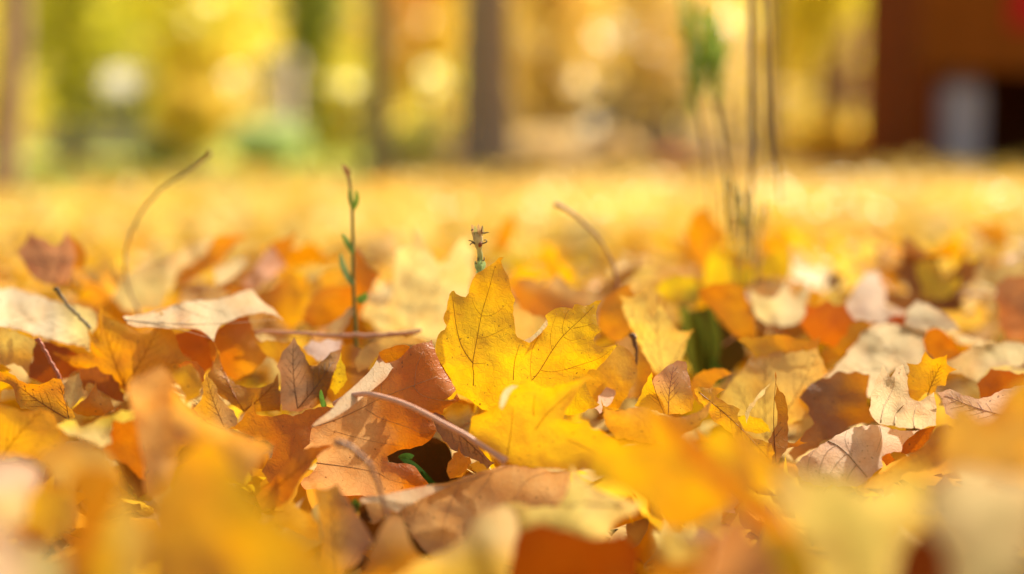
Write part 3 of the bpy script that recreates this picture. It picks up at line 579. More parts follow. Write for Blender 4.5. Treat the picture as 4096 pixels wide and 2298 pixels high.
L('yellow orange leaf with a bent rib inside the curled buff leaf, right', '9', [(1840,40),(1880,-20),(1860,-70),(1930,-60),(1975,-140),(2020,-90),(2110,-120),(2110,-60),(2170,-30),(2110,10),(2100,70),(2050,70),(2030,130),(1985,110),(1930,165),(1885,140)], 'YO', 0.895, 8, 0, amp=0.004, vb=(1990,130), vt=[(2080,-70)])
lf_e = L('pink white domed maple leaf with fine dark veins, like a shell, lower right', '9',
  [(1188,545),(1230,500),(1300,455),(1380,408),(1430,372),(1480,350),(1540,322),(1600,310),(1720,310),(1800,335),(1850,342),(1942,338),(1902,372),(1852,420),(1832,470),(1765,480),(1712,500),(1720,560),(1650,622),(1560,680),(1450,680),(1300,670),(1205,610)],
  (0.72, 0.54, 0.38), 0.845, 58, 20, cup=0.010, amp=0.0035, mat=M_CRISP, vcol=(0.33, 0.2, 0.1), smx=1, vr=0.0004,
  veins=[[(1385,405),(1440,430),(1500,480),(1560,550),(1625,625)],[(1500,480),(1440,540),(1400,600)],[(1560,550),(1520,600),(1500,650)],[(1440,430),(1380,470),(1340,560),(1330,620)],[(1500,345),(1490,400),(1530,500)],[(1700,315),(1710,380),(1680,470)],[(1300,460),(1270,520),(1260,590)]])
L('red orange underside flap at the right end of the domed pink white leaf', '9', [(1828,480),(1850,415),(1905,370),(1970,332),(2040,315),(1985,410),(1930,462),(1865,485)], (0.62, 0.18, 0.008), 0.85, -6, 20, amp=0.002, name='underside_flap', parent=lf_e)
L('small orange scrap in the notch of the domed pink white leaf', '9', [(1708,515),(1735,485),(1762,478),(1792,520),(1742,558)], (0.58, 0.15, 0.006), 0.845, -6, 0, amp=0.001, name='leaf_fragment')
L('tan orange leaf right of the domed pink white leaf', '9', [(1890,480),(1980,418),(2040,320),(2105,300),(2160,400),(2120,520),(2000,580),(1870,590),(1800,650),(1700,690),(1590,690),(1650,625),(1760,562),(1840,500)], 'TO', 0.785, 40, 0, c2='O', cdir=(0, -1), amp=0.004)
L('slender brown leaf twisted upright to a thin point, right of centre', '9', [(1067,-20),(1080,80),(1125,135),(1142,220),(1147,340),(1140,440),(1085,535),(1045,545),(1020,400),(1060,330),(1078,250),(1058,150)], (0.48, 0.24, 0.05), 0.86, 0, 30, amp=0.003, vb=(1070,530), vt=[(1072,0)])
L('small vivid yellow leaf in focus beside the slender brown one', '9', [(825,252),(900,248),(980,268),(1022,310),(1038,352),(950,362),(870,345)], 'YB', 0.89, 30, 0, amp=0.002)
L('crinkled yellow strip of leaf with brown creases, right of the peach leaf', '9',
  [(572,92),(600,75),(650,84),(720,80),(762,95),(705,130),(760,170),(852,212),(835,245),(855,300),(910,370),(990,402),(1040,420),(1062,480),(1032,545),(985,565),(930,485),(850,425),(760,335),(690,285),(650,225),(600,165)], (0.74, 0.46, 0.05), 0.865, 22, 0, amp=0.007, curl=0.003, vb=(600,110), vt=[(1040,530)])
L('orange scraps and torn edge below the slender brown leaf', '9', [(1120,400),(1180,420),(1240,360),(1215,405),(1262,415),(1200,440),(1130,455)], 'O', 0.885, 10, 0, amp=0.002, name='leaf_fragment')
L('pale peach maple leaf standing upright with a fine midrib, right of the upright yellow leaf', '9',
  [(300,62),(335,10),(400,-45),(470,-85),(522,-75),(545,20),(572,150),(560,222),(500,245),(410,245),(340,185),(305,115)], (0.72, 0.44, 0.24), 0.875, 10, 0, c2='TO', cdir=(0, 1), amp=0.003, curl=0.002, vb=(415,245), vt=[(450,-60)])
L('narrow bright yellow leaf edge left of the pale peach leaf', '9', [(208,192),(255,95),(290,20),(315,-12),(330,80),(380,165),(415,248),(300,215)], 'Y', 0.868, 6, -20, amp=0.002, vb=(390,240), vt=[(312,10)])
L('orange leaf behind the peach leaf, next to the dark hollow', '6', [(400,1290),(440,1200),(500,1160),(620,1150),(710,1180),(620,1210),(560,1260),(530,1300),(560,1360),(470,1380)], 'O', 0.95, 10, 0, amp=0.003)
L('cream pointed leaf edge sweeping up left of the slender brown leaf', '9', [(880,240),(910,180),(980,100),(1040,50),(1000,120),(940,190),(905,255),(890,300)], 'PY', 0.875, 50, 0, amp=0.002, mat=M_CRISP, name='leaf_fragment')
L('tan yellow leaf with a scalloped top in front of the peach leaf', '9', [(15,160),(40,215),(130,215),(250,195),(400,245),(560,240),(640,190),(685,150),(650,260),(560,340),(400,410),(250,410),(100,392),(30,300)], (0.74, 0.48, 0.14), 0.81, 24, 0, c2='YO', cdir=(0, 1), amp=0.004)
L('small yellow orange leaf left of the tan scalloped leaf', '9', [(8,150),(20,190),(80,200),(125,215),(50,240),(10,225)], 'YO', 0.86, 10, 0, amp=0.001, name='leaf_fragment')
L('brown orange leaf in shade behind the domed pink white leaf', '9', [(1140,480),(1200,400),(1300,300),(1210,140),(1280,60),(1450,-20),(1640,0),(1640,220),(1700,300),(1560,310),(1400,390),(1250,480),(1180,540)], 'BR', 0.93, 10, 0, c2='AO', cpos=0.7, amp=0.005)
L('tan pink leaf right of the curled buff leaf, at the right edge', '9', [(2050,110),(2130,90),(2230,130),(2330,140),(2450,90),(2620,60),(2620,300),(2400,330),(2200,300),(2100,240)], (0.68, 0.44, 0.26), 0.85, 46, 0, amp=0.005, mat=M_CRISP, vb=(2500,260), vt=[(2080,120)])
# --- foreground, far out of focus
L('tall pinkish brown folded leaf rising out of focus at the lower left', '7',
  [(925,140),(935,60),(965,25),(1040,5),(1090,-30),(1170,-60),(1230,0),(1260,60),(1290,140),(1250,230),(1290,330),(1290,520),(1240,700),(1180,830),(1060,900),(1040,820),(1050,700),(1020,560),(990,400),(955,260)], (0.74, 0.46, 0.19), 0.70, 4, 6, amp=0.006, curl=0.004)
L('tan leaf fold sloping right from the tall pinkish brown leaf', '7',
  [(1240,100),(1300,150),(1400,255),(1560,350),(1760,430),(1985,516),(1935,570),(1840,690),(1780,780),(1650,720),(1500,560),(1300,510),(1220,360)], (0.78, 0.50, 0.18), 0.69, 4, -6, amp=0.004, curl=-0.005)
L('big amber brown leaf very close to the lens, lower left', '7',
  [(1170,780),(1250,610),(1400,500),(1540,420),(1660,560),(1720,700),(1740,900),(1780,1150),(1850,1400),(1900,1700),(1000,1720),(1080,1400),(1060,1100),(1080,900)], (0.78, 0.44, 0.04), 0.50, 6, 0, amp=0.008)
L('big saturated yellow leaf very close to the lens, bottom left of centre', '7',
  [(1560,560),(1660,620),(1780,760),(1950,960),(2200,1120),(2420,1310),(2560,1560),(2600,1760),(1800,1800),(1700,1500),(1640,1200),(1590,900)], (0.84, 0.52, 0.014), 0.44, 4, 0, amp=0.005)
L('pale yellow pointed leaf close to the lens, lower left', '7',
  [(890,790),(940,890),(1000,1000),(1060,1120),(1110,1230),(1050,1350),(1000,1560),(900,1720),(560,1720),(620,1450),(700,1200),(780,1050),(850,880)], (0.74, 0.50, 0.08), 0.52, 12, 0, c2='PY', amp=0.005)
L('orange red upright leaf close to the lens, lower left', '7', [(510,690),(640,670),(780,690),(870,720),(850,850),(800,1000),(730,1150),(670,1300),(630,1560),(430,1700),(470,1300),(550,1100),(560,950),(520,850)], (0.64, 0.26, 0.012), 0.53, 8, 0, amp=0.005)
L('pinkish white leaf blurred at the left edge', '7', [(-100,620),(100,612),(210,640),(295,692),(275,800),(210,900),(185,1050),(90,1110),(-100,1100)], (0.76, 0.54, 0.38), 0.58, 46, 0, c2='T', cdir=(0, 1), amp=0.005, mat=M_CRISP)
L('pinkish cream leaf very blurred in the bottom left corner', '7', [(-120,1090),(80,1110),(170,1190),(250,1270),(420,1290),(490,1350),(470,1700),(-120,1700)], (0.74, 0.50, 0.30), 0.48, 40, 0, c2='PY', amp=0.006, mat=M_CRISP)
L('dull yellow leaf in the gap between blurred leaves, lower left', '7', [(190,870),(300,780),(420,820),(520,720),(560,1000),(480,1160),(350,1210),(200,1140),(200,990)], (0.66, 0.42, 0.05), 0.68, 24, 0, c2='PY', cpos=0.8, amp=0.004)
L('pale tan yellow leaf below the light yellow ragged leaf, left', '7', [(260,600),(330,540),(480,460),(640,500),(760,540),(860,680),(900,800),(760,720),(600,740),(500,800),(380,790)], (0.70, 0.48, 0.16), 0.64, 30, 0, amp=0.004)
L('dark orange leaf scrap low in the left foreground gap', '7', [(90,1090),(200,1100),(330,1170),(300,1270),(190,1250)], 'AO', 0.66, 0, 0)
L('deep orange blurred leaf mass in front of the leaning yellow leaf, right of centre', '9',
  [(-60,520),(0,420),(150,400),(350,410),(280,260),(250,190),(330,190),(420,280),(520,380),(620,510),(720,660),(790,810),(660,860),(560,930),(420,930),(330,830),(200,740),(60,660),(-60,640)], (0.80, 0.44, 0.014), 0.62, 4, 0, scal=0, c2='Y', cdir=(-1, 0.4), cpos=0.75, amp=0.006)
L('burnt orange diagonal leaf edge close to the lens, right of centre', '9',
  [(330,200),(420,240),(560,360),(720,500),(880,650),(1030,800),(1190,960),(1290,1090),(1180,1090),(960,900),(780,770),(620,640),(470,450)], (0.76, 0.35, 0.012), 0.56, 0, 0, amp=0.004)
L('olive tinged leaf close to the lens, right of centre', '9', [(620,400),(720,310),(800,330),(850,430),(900,560),(950,700),(850,700),(760,620),(680,520)], (0.68, 0.50, 0.06), 0.60, 4, 0, c2='TO', amp=0.004)
L('tan orange leaf behind the diagonal leaf edge, right of centre', '9', [(820,330),(920,400),(1010,480),(1100,540),(1200,600),(1120,700),(980,720),(880,600)], (0.80, 0.50, 0.10), 0.62, 4, 0, amp=0.004)
L('large pale yellow leaf close to the lens, lower right', '9',
  [(1080,570),(1130,550),(1200,590),(1300,640),(1400,620),(1480,620),(1580,700),(1700,700),(1800,630),(1920,560),(1975,590),(1975,720),(1970,860),(1900,960),(1830,1060),(1780,1180),(1760,1360),(1330,1360),(1270,1090),(1150,920),(1040,760)], (0.78, 0.56, 0.08), 0.48, 60, 0, mat=M_CRISP, c2='Y', cdir=(1, -0.2), cpos=0.95, amp=0.007)
L('salmon pink leaf point very blurred at the bottom, right of centre', '9', [(560,1360),(640,1150),(700,960),(760,850),(820,820),(900,870),(960,980),(1060,1120),(1150,1360)], (0.70, 0.38, 0.17), 0.47, 14, 0, amp=0.004)
L('yellow green leaf very blurred at the bottom, beside the salmon point', '9', [(960,1000),(1050,1000),(1180,1020),(1280,1100),(1350,1360),(1020,1360)], (0.56, 0.40, 0.05), 0.50, 16, 0, amp=0.004)
L('small pale yellow leaf between the deep red and the salmon leaf, bottom', '9', [(330,960),(430,920),(530,990),(660,1010),(620,1140),(480,1150),(350,1110)], 'PY', 0.60, 30, 0, amp=0.004)
L('brown orange shaded leaf behind the salmon point, bottom', '9', [(300,1020),(500,1080),(700,1000),(680,1300),(500,1360),(280,1360)], (0.56, 0.24, 0.05), 0.64, 0, 0, amp=0.004)
L('cream tan leaf very close to the lens, lower right corner', '9', [(1950,720),(2060,650),(2170,590),(2300,590),(2450,620),(2700,640),(2700,1400),(2150,1400),(2120,1180),(2080,1020),(1990,940)], (0.70, 0.51, 0.20), 0.44, 58, 0, amp=0.007, mat=M_CRISP)
L('dark rust red leaf in the hollow between two pale foreground leaves, lower right', '9', [(1790,1400),(1830,1150),(1900,1000),(1990,930),(2090,1010),(2150,1150),(2180,1400)], (0.14, 0.025, 0.005), 0.53, -20, 0)  # colour darkened to paint the shaded gap between the pale leaves
L('orange tan leaf blurred at the right edge, above the cream foreground leaf', '9', [(2080,620),(2070,500),(2100,330),(2150,190),(2230,190),(2320,280),(2420,200),(2510,80),(2700,-60),(2700,680),(2450,640),(2250,580)], (0.82, 0.52, 0.14), 0.60, 4, 0, c2='YO', cdir=(1, -1), cpos=0.9, amp=0.006)
print('traced leaves', len(heroes))

# ------------------------------------------------------------------ loose leaves under and behind the traced ones
HALF = [(0,0),(.08,-.06),(.2,-.1),(.36,-.17),(.37,-.06),(.52,-.05),(.45,.06),(.43,.12),(.54,.16),(.70,.13),(.65,.24),(.71,.32),(.86,.45),
        (.67,.44),(.58,.48),(.61,.60),(.48,.51),(.36,.43),(.23,.37),(.23,.50),(.26,.62),(.38,.73),(.25,.75),(.16,.81),(.09,.92),(0,1.10)]
def maple_outline(rs):
    h = [(x * (1 + rs.uniform(-.08, .08)), y + rs.uniform(-.03, .03)) for x, y in HALF]
    h2 = [(-x * (1 + rs.uniform(-.10, .10)), y + rs.uniform(-.03, .03)) for x, y in HALF[1:-1]]
    return np.array(h + h2[::-1])
TIPS = [(0, 1.1), (.86, .45), (-.86, .45), (.36, -.17), (-.36, -.17)]
SHAPES = []
def base_shape(k, step, ost):
    rs = np.random.RandomState(k); o = maple_outline(rs)
    out = round_outline(o, ost, 0.05, k)
    v, f = triangulate(out, step, k)
    return o, out, v, f
FINE = [base_shape(k, 0.055, 0.035) for k in range(8)]
ROUGH = [base_shape(k + 20, 0.19, 0.12) for k in range(6)]
FINEV = [branch_veins((0, 0.02), [s[0][25], s[0][12], s[0][-12], s[0][3], s[0][-3]], lambda q, o=s[1]: pip(q, o)) for s in FINE]
def pose_leaf(v, S, rs, rot, n, c, curl):
    """bend a flat leaf (unit coordinates) and stand it at c with normal n"""
    v = np.asarray(v, float).reshape(-1, 2)
    ang = rs['ax']; ca, sa = math.cos(ang), math.sin(ang)
    x = (v[:, 0] * ca + (v[:, 1] - .4) * sa); y = (-v[:, 0] * sa + (v[:, 1] - .4) * ca)
    k = curl; X = np.sin(x * k) / k; Z = (1 - np.cos(x * k)) / k
    k2 = rs['k2']; Z = Z + k2 * y * y
    a = np.arctan2(v[:, 0], v[:, 1] + 1e-6); r = np.hypot(v[:, 0], v[:, 1])
    Z = Z + rs['fl'] * np.cos(a * 5.2) * r
    Z = Z + rs['nz'] * np.array([nz(q * 2.6, rs['s']) + .5 * nz(q * 6, rs['s'] + 2) for q in v])
    # tips curl
    Z = Z + rs['tip'] * np.clip(r - .6, 0, 1) ** 2
    p = np.stack([X, y, Z], -1) * S
    n = np.asarray(n, float); n = n / np.linalg.norm(n)
    t = np.cross(n, [0.13, 0.31, 0.94]) if abs(n[2]) < .9 else np.cross(n, [1, 0, 0])
    t /= np.linalg.norm(t); b = np.cross(n, t)
    cr, sr = math.cos(rot), math.sin(rot)
    t2 = t * cr + b * sr; b2 = -t * sr + b * cr
    return p[:, :1] * t2 + p[:, 1:2] * b2 + p[:, 2:3] * n + np.asarray(c)
def rand_pose(rg):
    return dict(ax=rg.uniform(0, math.pi), k2=rg.uniform(-.35, .35), fl=rg.uniform(.01, .07), nz=rg.uniform(.04, .14), s=rg.uniform(0, 90), tip=rg.uniform(-.9, .9))
def pile(y):
    return float(np.interp(y, [0, .5, .8, 1.0, 1.25, 1.6, 2.2, 3.0, 4, 7, 60], [.05, .05, .05, .065, .080, .045, .022, .02, .02, .02, .015]))
KIND = [('Y', 'yellow', .16), ('YO', 'golden', .19), ('O', 'orange', .18), ('T', 'tan', .14), ('PY', 'pale yellow', .11), ('W', 'whitish', .05),
        ('PK', 'pinkish brown', .07), ('AO', 'burnt orange', .10), ('BR', 'brown', .05)]
rg = random.Random(5)
def pick():
    t = rg.random() * sum(k[2] for k in KIND)
    for k in KIND:
        t -= k[2]
        if t <= 0: return k
    return KIND[0]
cand = []
tries = 0
while len(cand) < 560 and tries < 4000:
    tries += 1
    y = 0.42 + 2.5 * rg.random() ** 0.85
    x = rg.uniform(-1, 1) * (0.40 * y + 0.10)
    k = pick(); S = rg.uniform(.045, .072)
    if y > 1.9 and rg.random() < .6: k = rg.choice([KIND[0], KIND[1], KIND[4]])
    zt = pile(y) + (.022 if x > .25 and y > 1.2 else 0)
    flat = rg.random()
    th = R(rg.uniform(5, 50) if flat < .6 else rg.uniform(50, 88)); az = rg.uniform(0, 2 * math.pi)
    n = (math.sin(th) * math.cos(az), math.sin(th) * math.sin(az), math.cos(th))
    top = zt + (0.008 if rg.random() < .8 else .02)
    z = max(gz(y) + .008, top - S * math.sin(th) * .62 - rg.random() ** 1.5 * .02)
    si = rg.randrange(len(FINE)); rs = rand_pose(rg); curl = rg.choice([-1, 1]) * rg.uniform(.25, 1.5); rot = rg.uniform(0, 6.28)
    o, out, v, f = FINE[si]
    W = pose_leaf(v, S, rs, rot, n, (x, y, z), curl)
    W[:, 2] = np.maximum(W[:, 2], gz(y) + .004)
    u_, v_, f_ = world2px(W)
    ci = (u_ / CELL).astype(int); cj = (v_ / CELL).astype(int)
    ok = (ci >= 0) & (ci < CW) & (cj >= 0) & (cj < CH)
    if ok.sum():
        hz = hero_z[cj[ok], ci[ok]]
        if ((f_[ok] < hz + .003) & (hz < 1e8)).sum() > 2: continue
    if (v_.min() < 940 and y < 1.0) or v_.min() < 800: continue
    cand.append(dict(k=k, S=S, si=si, W=W, f=f, ci=ci[ok], cj=cj[ok], z=f_[ok], c=(x, y, z), th=math.degrees(th), rs=rs, rot=rot, n=n, curl=curl, u=u_.mean(), v=v_.mean()))
zb = hero_z.copy(); own = np.full((CH, CW), -1)
for i, q in enumerate(cand):
    for a, b, z in zip(q['ci'], q['cj'], q['z']):
        for da in (0, 1):
            for db in (0, 1):
                A, B = min(a + da, CW - 1), min(b + db, CH - 1)
                if z < zb[B, A]: zb[B, A] = z; own[B, A] = i
cnt = np.bincount(own[own >= 0], minlength=len(cand))
order = np.argsort(-cnt)
NIND = 178
single = [i for i in order[:NIND] if cnt[i] > 3]
sset = set(single)
MARKS = [('the dried bud', 1912, 980), ('the upright yellow leaf', 2010, 1250), ('the pale upright leaf behind', 1650, 1150), ('the thin green stem', 1400, 1000),
         ('the whitish left leaf', 150, 1250), ('the tall curved stalk', 530, 1050), ('the upper left pinkish leaf', 200, 1020), ('the white buff leaf', 850, 1200),
         ('the arching dark stalk', 2430, 950), ('the dark green hollow', 2850, 1400), ('the dry grass tuft', 2960, 880), ('the big cream leaf', 3550, 1350),
         ('the clear yellow blurred leaf', 3720, 1150), ('the right edge', 4050, 1100), ('the left edge', 40, 1100), ('the tall orange blurred leaf', 2830, 950),
         ('the pink leaf stalk', 1700, 1650), ('the domed pinkish leaf', 3400, 1780), ('the bottom edge', 2000, 2250), ('the crumpled brown leaf', 1230, 1500)]
used = {}
def loose_label(q):
    k = q['k'][1]
    post = 'lying flat' if q['th'] < 25 else ('tilted' if q['th'] < 50 else 'on edge')
    form = 'curled' if abs(q['curl']) > .9 else ('cupped' if abs(q['curl']) > .6 else 'open')
    u, v = q['u'], q['v']
    m = min(MARKS, key=lambda m: (m[1] - u) ** 2 + ((m[2] - v) * 1.6) ** 2)
    dx, dy = u - m[1], v - m[2]
    if 'edge' in m[0]: rel = 'near'
    elif abs(dx) > abs(dy) * 1.2: rel = 'right of' if dx > 0 else 'left of'
    else: rel = 'above' if dy < 0 else 'below'
    return f"{k} {form} leaf {post}, {rel} {m[0]}"
for i in single: used.setdefault(loose_label(cand[i]), []).append(i)
ORD = ['the nearest', 'second nearest', 'third nearest', 'fourth nearest', 'fifth nearest', 'sixth nearest', 'seventh nearest', 'eighth nearest']
for lab, ids in used.items():
    ids.sort(key=lambda i: cand[i]['c'][1])
    for r, i in enumerate(ids):
        cand[i]['label'] = lab if len(ids) == 1 else f"{lab}, {ORD[min(r, 7)] if r < len(ids) - 1 or len(ids) > 2 else 'the farther one'}"
def colours(q, n, W):
    c = np.array(PAL[q['k'][0]]); c = c * np.array([.84, .97, .9]) if c[1] < c[0] * .44 else c; f = 1 + .16 * np.array([nz(w[:2] * 40, w[2] * 40) for w in W])[:, None]
    return np.tile(c, (n, 1)) * f
litter = MB()
for i, q in enumerate(cand):
    W = q['W']; v = FINE[q['si']][2]
    uv = v * q['S'] + q['rs']['s']
    if i in sset:
        mb = MB(); mb.add(W, q['f'], colours(q, len(W), W), uv)
        if q['c'][1] < 1.45:
            vc = np.array(PAL[q['k'][0]]) * np.array([.55, .38, .5])
            for line, w in FINEV[q['si']]:
                p3 = pose_leaf(np.array(line), q['S'], q['rs'], q['rot'], q['n'], q['c'], q['curl']); p3[:, 2] = np.maximum(p3[:, 2], gz(q['c'][1]) + .0042)
                ribbon(mb, p3, .0005 * w, .0002 * w, vc, 1)
        mat = M_CRISP if q['k'][0] in ('W', 'T') else M_LEAF
        stalk = rg.random() < .45
        if stalk:
            root = empty('maple_leaf', W.mean(0)); mb.build('blade', [mat, M_VEIN], root)
            b = pose_leaf([(0, 0.03)], q['S'], q['rs'], q['rot'], q['n'], q['c'], q['curl'])[0]
            b2 = pose_leaf([(0, -.3)], q['S'], q['rs'], q['rot'], q['n'], q['c'], q['curl'])[0]
            dr = (b2 - b) / np.linalg.norm(b2 - b); Ls = rg.uniform(.03, .06)
            pts = [Vector(b + dr * Ls * t + np.array([0, 0, -.25 * Ls * t * t])) for t in (0, .25, .5, .75, 1)]
            for p_ in pts: p_.z = max(p_.z, gz(p_.y) + .003)
            sb = MB(); sb.tube(spline(pts, 4), .0009, (.45, .22, .12), sides=5); sb.build('stalk', M_STALK, root); o = root
        else: o = mb.build('maple_leaf', [mat, M_VEIN])
        tag(o, q['label'], 'leaf', 'loose maple leaves on the leaf bed')
    else: litter.add(W, q['f'], colours(q, len(W), W), uv)
print('single', len(single), 'merged', len(cand) - len(single))
# the dense under layer below the pile and the carpet running back to the trees
CARPET = [((.82, .59, .13), .5), ((.82, .63, .24), .28), ((.78, .52, .08), .14), ((.68, .50, .20), .08)]
HV = None
def carpet_col():
    t = rg.random()
    for c_, w_ in CARPET:
        t -= w_
        if t <= 0: break
    return np.array(c_)
def scatter_rough(n, y0, y1, pw, zfun, S0, S1, thmax, bright=1.0, spread=.46, skip=None):
    for _ in range(n):
        y = y0 + (y1 - y0) * rg.random() ** pw
        x = rg.uniform(-1, 1) * (spread * y + .12)
        if skip and skip(x, y): continue
        k = pick(); o, out, v, f = ROUGH[rg.randrange(len(ROUGH))]
        S = rg.uniform(S0, S1); th = R(rg.uniform(0, thmax)); az = rg.uniform(0, 6.28)
        n_ = (math.sin(th) * math.cos(az), math.sin(th) * math.sin(az), math.cos(th))
        rs = rand_pose(rg)
        W = pose_leaf(v, S, rs, rg.uniform(0, 6.28), n_, (x, y, zfun(x, y) + .3 * S * math.sin(th)), rg.choice([-1, 1]) * rg.uniform(.2, 1.2))
        W[:, 2] = np.maximum(W[:, 2], gz(y) + .004)
        u_, v_, f_ = world2px(W)
        if y < 3:
            ci = np.clip((u_ / CELL).astype(int), 0, CW - 1); cj = np.clip((v_ / CELL).astype(int), 0, CH - 1)
            hz = hero_z[cj, ci]
            if ((f_ < hz + .002) & (hz < 1e8)).any(): continue
        litter.add(W, f, np.tile(np.array((.36, .20, .08)) if y > 6.9 + .8 * rg.random() else carpet_col() if y > 1.7 + rg.random() else np.array(PAL[k[0]]), (len(v), 1)), v * S)  # far leaves browned too, part of the painted tree shade
scatter_rough(1500, .2, 1.5, .9, lambda x, y: gz(y) + rg.uniform(.004, .05), .045, .07, 50)
scatter_rough(900, .25, 2.8, .8, lambda x, y: rg.uniform(gz(y) + .03, max(gz(y) + .04, pile(y) - .035)), .045, .07, 60)
lawn = lambda x, y: (y > 5.0 and x < -.07 * y - .1 and rg.random() < min(.93, (y - 4.6) * .7)) or (y > 6.0 and rg.random() < min(.85, (y - 6) * .5))
scatter_rough(1500, 2.4, 5.0, .9, lambda x, y: pile(y) - rg.uniform(0, .025), .045, .07, 55, skip=lawn)
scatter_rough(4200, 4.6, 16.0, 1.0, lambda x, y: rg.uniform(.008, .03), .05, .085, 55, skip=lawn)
for mx, my, mr, mh in [(-1.3, 6.6, .5, .09), (.2, 7.2, .7, .08), (1.1, 6.4, .4, .07), (2.2, 7.6, .6, .10), (-.6, 8.2, .5, .08), (3.0, 8.4, .5, .09), (-2.6, 8.6, .5, .10), (.9, 9.4, .6, .10)]:
    for _ in range(130):       # low drifts of leaves
        a_ = rg.uniform(0, 6.28); r_ = mr * rg.random() ** .6; o, out, v, f = ROUGH[rg.randrange(len(ROUGH))]; th = R(rg.uniform(0, 60)); az = rg.uniform(0, 6.28)
        W = pose_leaf(v, rg.uniform(.05, .075), rand_pose(rg), rg.uniform(0, 6.28), (math.sin(th) * math.cos(az), math.sin(th) * math.sin(az), math.cos(th)), (mx + r_ * math.cos(a_), my + .6 * r_ * math.sin(a_), .02 + mh * (1 - (r_ / mr) ** 2) * rg.uniform(.4, 1)), rg.uniform(.3, 1.2))
        litter.add(W, f, np.tile(carpet_col() * rg.uniform(.75, 1), (len(v), 1)), v * .06)
# crumbs of broken leaf lying about
for _ in range(420):
    y = rg.uniform(.45, 1.5); x = rg.uniform(-1, 1) * (.42 * y + .05); o, out, v, f = ROUGH[rg.randrange(len(ROUGH))]
    th = R(rg.uniform(0, 80)); az = rg.uniform(0, 6.28)
    W = pose_leaf(v, rg.uniform(.006, .016), rand_pose(rg), rg.uniform(0, 6.28), (math.sin(th) * math.cos(az), math.sin(th) * math.sin(az), math.cos(th)), (x, y, pile(y) - rg.uniform(-.004, .03)), rg.uniform(.3, 1.5))
    u_, v_, f_ = world2px(W)
    ci = np.clip((u_ / CELL).astype(int), 0, CW - 1); cj = np.clip((v_ / CELL).astype(int), 0, CH - 1)
    if (f_ < hero_z[cj, ci] + .002).sum() > 0 and (hero_z[cj, ci] < 1e8).any(): continue
    litter.add(W, f, np.tile(np.array(PAL[rg.choice(['BR', 'PK', 'TO', 'AO'])]) * .8, (len(v), 1)), v * .01)
# small glossy cards, added and aimed to throw sun glints at the camera
def half_vec(p):
    s_ = np.array([math.sin(R(42)) * math.cos(R(44)), math.cos(R(42)) * math.cos(R(44)), math.sin(R(44))]); w_ = np.array([0, 0, H]) - np.asarray(p); w_ /= np.linalg.norm(w_)
    h_ = s_ + w_; return h_ / np.linalg.norm(h_)
def shiny(mb, p, s, c, jit, m):
    n_ = half_vec(p) + npg.normal(size=3) * jit; n_ /= np.linalg.norm(n_); t = np.cross(n_, npg.normal(size=3)); t /= np.linalg.norm(t); q = np.cross(n_, t)
    p = np.asarray(p, float)
    mb.add([p - t * s, p + q * s * .7, p + t * s, p - q * s * .7], [[0, 1, 2, 3]], c, m=m)
npg = np.random.RandomState(4)
for _ in range(150):
    y = npg.uniform(3.0, 8.5); x = npg.uniform(-.45, .5) * y
    if npg.rand() < .6: x = abs(x)
    shiny(litter, (x, y, .05), .006 + .0018 * y, (.86, .68, .22), .06, 1)
tag(litter.build('leaf_litter', [M_CARPET, M_GLOSS]), kind='stuff', label='fallen maple leaves carpeting the park ground')

# ------------------------------------------------------------------ ground
def ground_material():
    N = NT('park_ground'); tc = N.n('ShaderNodeTexCoord').outputs['Object']
    sx = N.n('ShaderNodeSeparateXYZ', {0: tc})
    n1 = N.n('ShaderNodeTexNoise', {'Vector': tc, 'Scale': 9.0, 'Detail': 6.0, 'Roughness': .7}).outputs[0]
    n2 = N.n('ShaderNodeTexVoronoi', {'Vector': tc, 'Scale': 11.0}).outputs['Color']
    hue = N.n('ShaderNodeSeparateColor', {0: n2}).outputs[0]
    leafc = N.mix(N.smooth(hue, .2, .8), (.58, .34, .06), (.70, .50, .14))
    soil = N.mix(n1, (.035, .018, .008), (.07, .035, .015))
    grass = N.mix(n1, (.38, .46, .07), (.62, .64, .12))
    far = N.smooth(sx.outputs[1], 2.2, 4.5)
    c = N.mix(far, soil, leafc)
    c = N.mix(N.smooth(sx.outputs[1], 6.2, 7.8), c, N.mix(n1, (.13, .068, .034), (.30, .17, .08)))  # brown ground towards the trees, their shade painted into its colour
    nb = N.n('ShaderNodeTexNoise', {'Vector': tc, 'Scale': .35, 'Detail': 3.0}).outputs[0]
    g = N.math('ADD', N.math('MULTIPLY', sx.outputs[1], .05), sx.outputs[0])
    g = N.math('ADD', g, N.math('MULTIPLY', N.math('SUBTRACT', nb, .5), 3.0))
    gm = N.math('MULTIPLY', N.smooth(g, -.1, -.9), N.smooth(sx.outputs[1], 4.6, 6.0))
    c = N.mix(gm, c, N.mix(N.smooth(n1, .55, .75, 0, .5), grass, (.68, .60, .12)))
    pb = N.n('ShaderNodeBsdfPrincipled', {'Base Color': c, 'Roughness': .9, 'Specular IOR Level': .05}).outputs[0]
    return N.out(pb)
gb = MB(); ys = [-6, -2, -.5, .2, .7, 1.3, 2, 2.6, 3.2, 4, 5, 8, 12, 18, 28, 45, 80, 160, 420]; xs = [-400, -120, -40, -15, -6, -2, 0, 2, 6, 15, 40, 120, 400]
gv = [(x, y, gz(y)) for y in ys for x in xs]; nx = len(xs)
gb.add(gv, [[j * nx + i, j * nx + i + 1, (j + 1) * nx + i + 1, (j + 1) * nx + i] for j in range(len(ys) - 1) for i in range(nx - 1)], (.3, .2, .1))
g_o = gb.build('ground', ground_material(), origin=(0, 0, 0)); g_o['kind'] = 'structure'

